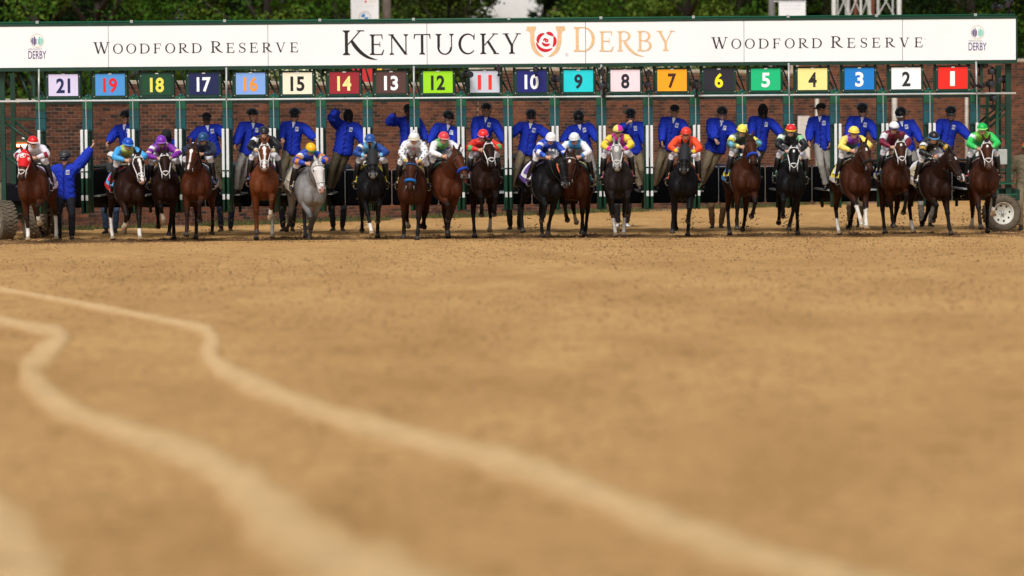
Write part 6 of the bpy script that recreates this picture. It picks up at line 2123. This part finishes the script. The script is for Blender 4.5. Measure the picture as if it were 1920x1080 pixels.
make_rider('jockey in red and yellow cap and black silks', h, (0.65, 0.02, 0.02), None, (0.75, 0.45, 0.02), pat(BLK_, BLK_, band=(0.25, 0.55, 0.30), bandr=(0.1, 0.5)), dx=-0.05, dz=0.11, look=(0, -1, -0.2), skin=3)
h = make_horse('bay racehorse with white bandaged forelegs and yellow cloth under board 4', 1612, 15, 48, 6, 9, 58, BAY, 'rfam', (7, 2, 0, 0), (0.97, 0.97, 0.7, 0), 'star', (0.015, 0.012, 0.012), None, (0.012, 0.010, 0.010), ((0.74, 0.60, 0.04), (0.7, 0.7, 0.66)), -3.25, pit=-3)
make_rider('jockey in yellow cap and yellow and purple silks', h, (0.80, 0.64, 0.10), None, (0.78, 0.6, 0.06), pat((0.03, 0.16, 0.20), (0.80, 0.64, 0.14), yoke=(0.18, 0.03, 0.32)), dx=0.0, dz=0.05, look=(0.1, -1, -0.2), gog=(0.01, 0.01, 0.01))
h = make_horse('bay racehorse with white bridle under the white-capped rider at board 3', 1682, 9, 52, 0, 0, 58, BAY, 'blfm', (5, 4, 0, 0), (0, 0, 0, 0), 'star', WB, None, None, ((0.04, 0.08, 0.25), (0.60, 0.52, 0.38)), -2.50, pit=-4)
make_rider('jockey in white cap with dark stripe and maroon silks', h, (0.78, 0.78, 0.78), None, (0.10, 0.10, 0.12), pat(MAR, MAR, band=(0.60, 0.62, 0.66), bandr=(0.45, 0.75)), dx=-0.05, dz=0.10, look=(0.1, -1, -0.3))
h = make_horse('dark bay racehorse turning right with white saddle cloth under board 2', 1762, 22, 44, 14, 34, 60, DBAY, 'lfam', (-4, 7, 0, 5), (0, 0, 0.6, 0), 'snip', (0.03, 0.02, 0.015), None, None, ((0.76, 0.76, 0.78), (0.60, 0.52, 0.36)), -3.00, num='2', muzz=(0.10, 0.08, 0.08), pit=3)
make_rider('jockey in black cap with blue rim and black and gold silks', h, BLK_, None, (0.05, 0.25, 0.55), pat(BLK_, BLK_, band=(0.45, 0.28, 0.04), bandr=(0.55, 0.8), sash=(0.35, 0.22, 0.03)), dx=0.0, dz=0.02, look=(0.05, -1, -0.3), gog=(0.35, 0.35, 0.36), whip=-1)
h = make_horse('bay racehorse with white bridle and red saddle cloth at the far right', 1850, 6, 54, 2, 2, 58, BAY, 'flma', (-5, 5, 0, 0), (0, 0.55, 0.75, 0), 'star', WB, None, None, ((0.50, 0.012, 0.02), (0.72, 0.72, 0.72)), -2.90, muzz=(0.10, 0.06, 0.05), pit=-3)
make_rider('jockey in bright green cap and green silks', h, S(20, 175, 70), None, S(140, 220, 110), pat((0.03, 0.50, 0.10), (0.03, 0.52, 0.10), yoke=(0.20, 0.55, 0.05), cuff=(0.10, 0.6, 0.15)), dx=-0.01, dz=0.10, look=(0, -1, -0.2), gog=(0.4, 0.4, 0.42), bootc=(0.012, 0.012, 0.012))

# ------------------------------------------------------------------ soil kicked up by the hooves: airborne specks
def gen_air(n):
    P = []
    for px in (60, 100, 380, 420, 560, 680, 840, 1010, 1160, 1290, 1400, 1480, 1590, 1700, 1800):
        k = n // 15
        x = gx(px, -1) + rng.normal(size=k) * 0.16
        y = -1.4 + rng.normal(size=k) * 0.5
        z = 0.05 + np.abs(rng.normal(size=k)) * 0.30
        P.append(np.stack([x, y, z], -1))
    return np.concatenate(P)
clods('flying_dirt', 2600, gen_air, 'specks of soil kicked up behind the horses', 0.005, 0.026, SOIL)

# ------------------------------------------------------------------ tractor behind the gate's left end
TG = mat('tractor_green', S(40, 120, 50), 0.4, 5, 0.1)
Yt = 1.75
t = thing('tractor', 'green tractor with lit amber beacon behind the left end of the gate', 'tractor', (gx(34, Yt), Yt, 0))
u = (Yt - CAMY) / FPX
z = lambda py: gz(py, Yt)
MB().bevbox(-0.30, 0.30, 0.0, 1.5, z(340), z(277), 0.05).build('hood', mat('tractor_dark', (0.02, 0.022, 0.02), 0.5), t)
MB().bevbox(-0.28, 0.26, 0.9, 2.2, z(275), z(258), 0.05).build('canopy', TG, t)
for sx in (-0.24, 0.22):
    MB().tube((sx, 1.2, z(340)), (sx, 1.3, z(276)), 0.03).build('canopy_post', MATS['tractor_dark'], t)
MB().bevbox(-0.15, 0.15, 0.80, 0.895, z(272), z(259), 0.03).build('beacon_housing', mat('amber_plastic', (0.55, 0.08, 0.02), 0.3), t)
MB().bevbox(-0.12, 0.12, 0.77, 0.797, z(268), z(263), 0.01).build('beacon_lamp', mat('amber_lamp', (0.9, 0.6, 0.3), 0.3, emit=((1.0, 0.72, 0.42), 2.0)), t)
MB().ball((0.0, 1.3, z(252)), 0.08, 0.08, 0.03, 12, 6).build('antenna_disc', WHITE, t, True)
MB().tube((0, 1.3, z(257)), (0, 1.3, z(252)), 0.012).build('antenna_stem', STEEL, t)
for sx in (-1, 1):
    for yy, rr in ((0.35, 0.36), (1.9, 0.62)):
        w = MB().lathe([(rr * 0.55, -0.12), (rr * 0.9, -0.14), (rr, -0.08), (rr, 0.08), (rr * 0.9, 0.14), (rr * 0.55, 0.12)], 28, 'x', (sx * 0.52, yy, rr - 0.03)).build('wheel', TYRE, t, True)
        MB().lathe([(rr * 0.56, -0.10), (rr * 0.3, 0.0), (0.0, 0.0)], 20, 'x', (sx * 0.52, yy, rr - 0.03)).build('wheel_disc', RIM, w, True)
MB().bx(-0.46, 0.46, 0.30, 0.40, 0.34, 0.42).build('axle', MATS['tractor_dark'], t)
MB().bevbox(-0.25, 0.25, 0.2, 2.4, 0.42, z(341), 0.03).build('chassis', MATS['tractor_dark'], t)

bpy.data.scenes.remove(TMP)
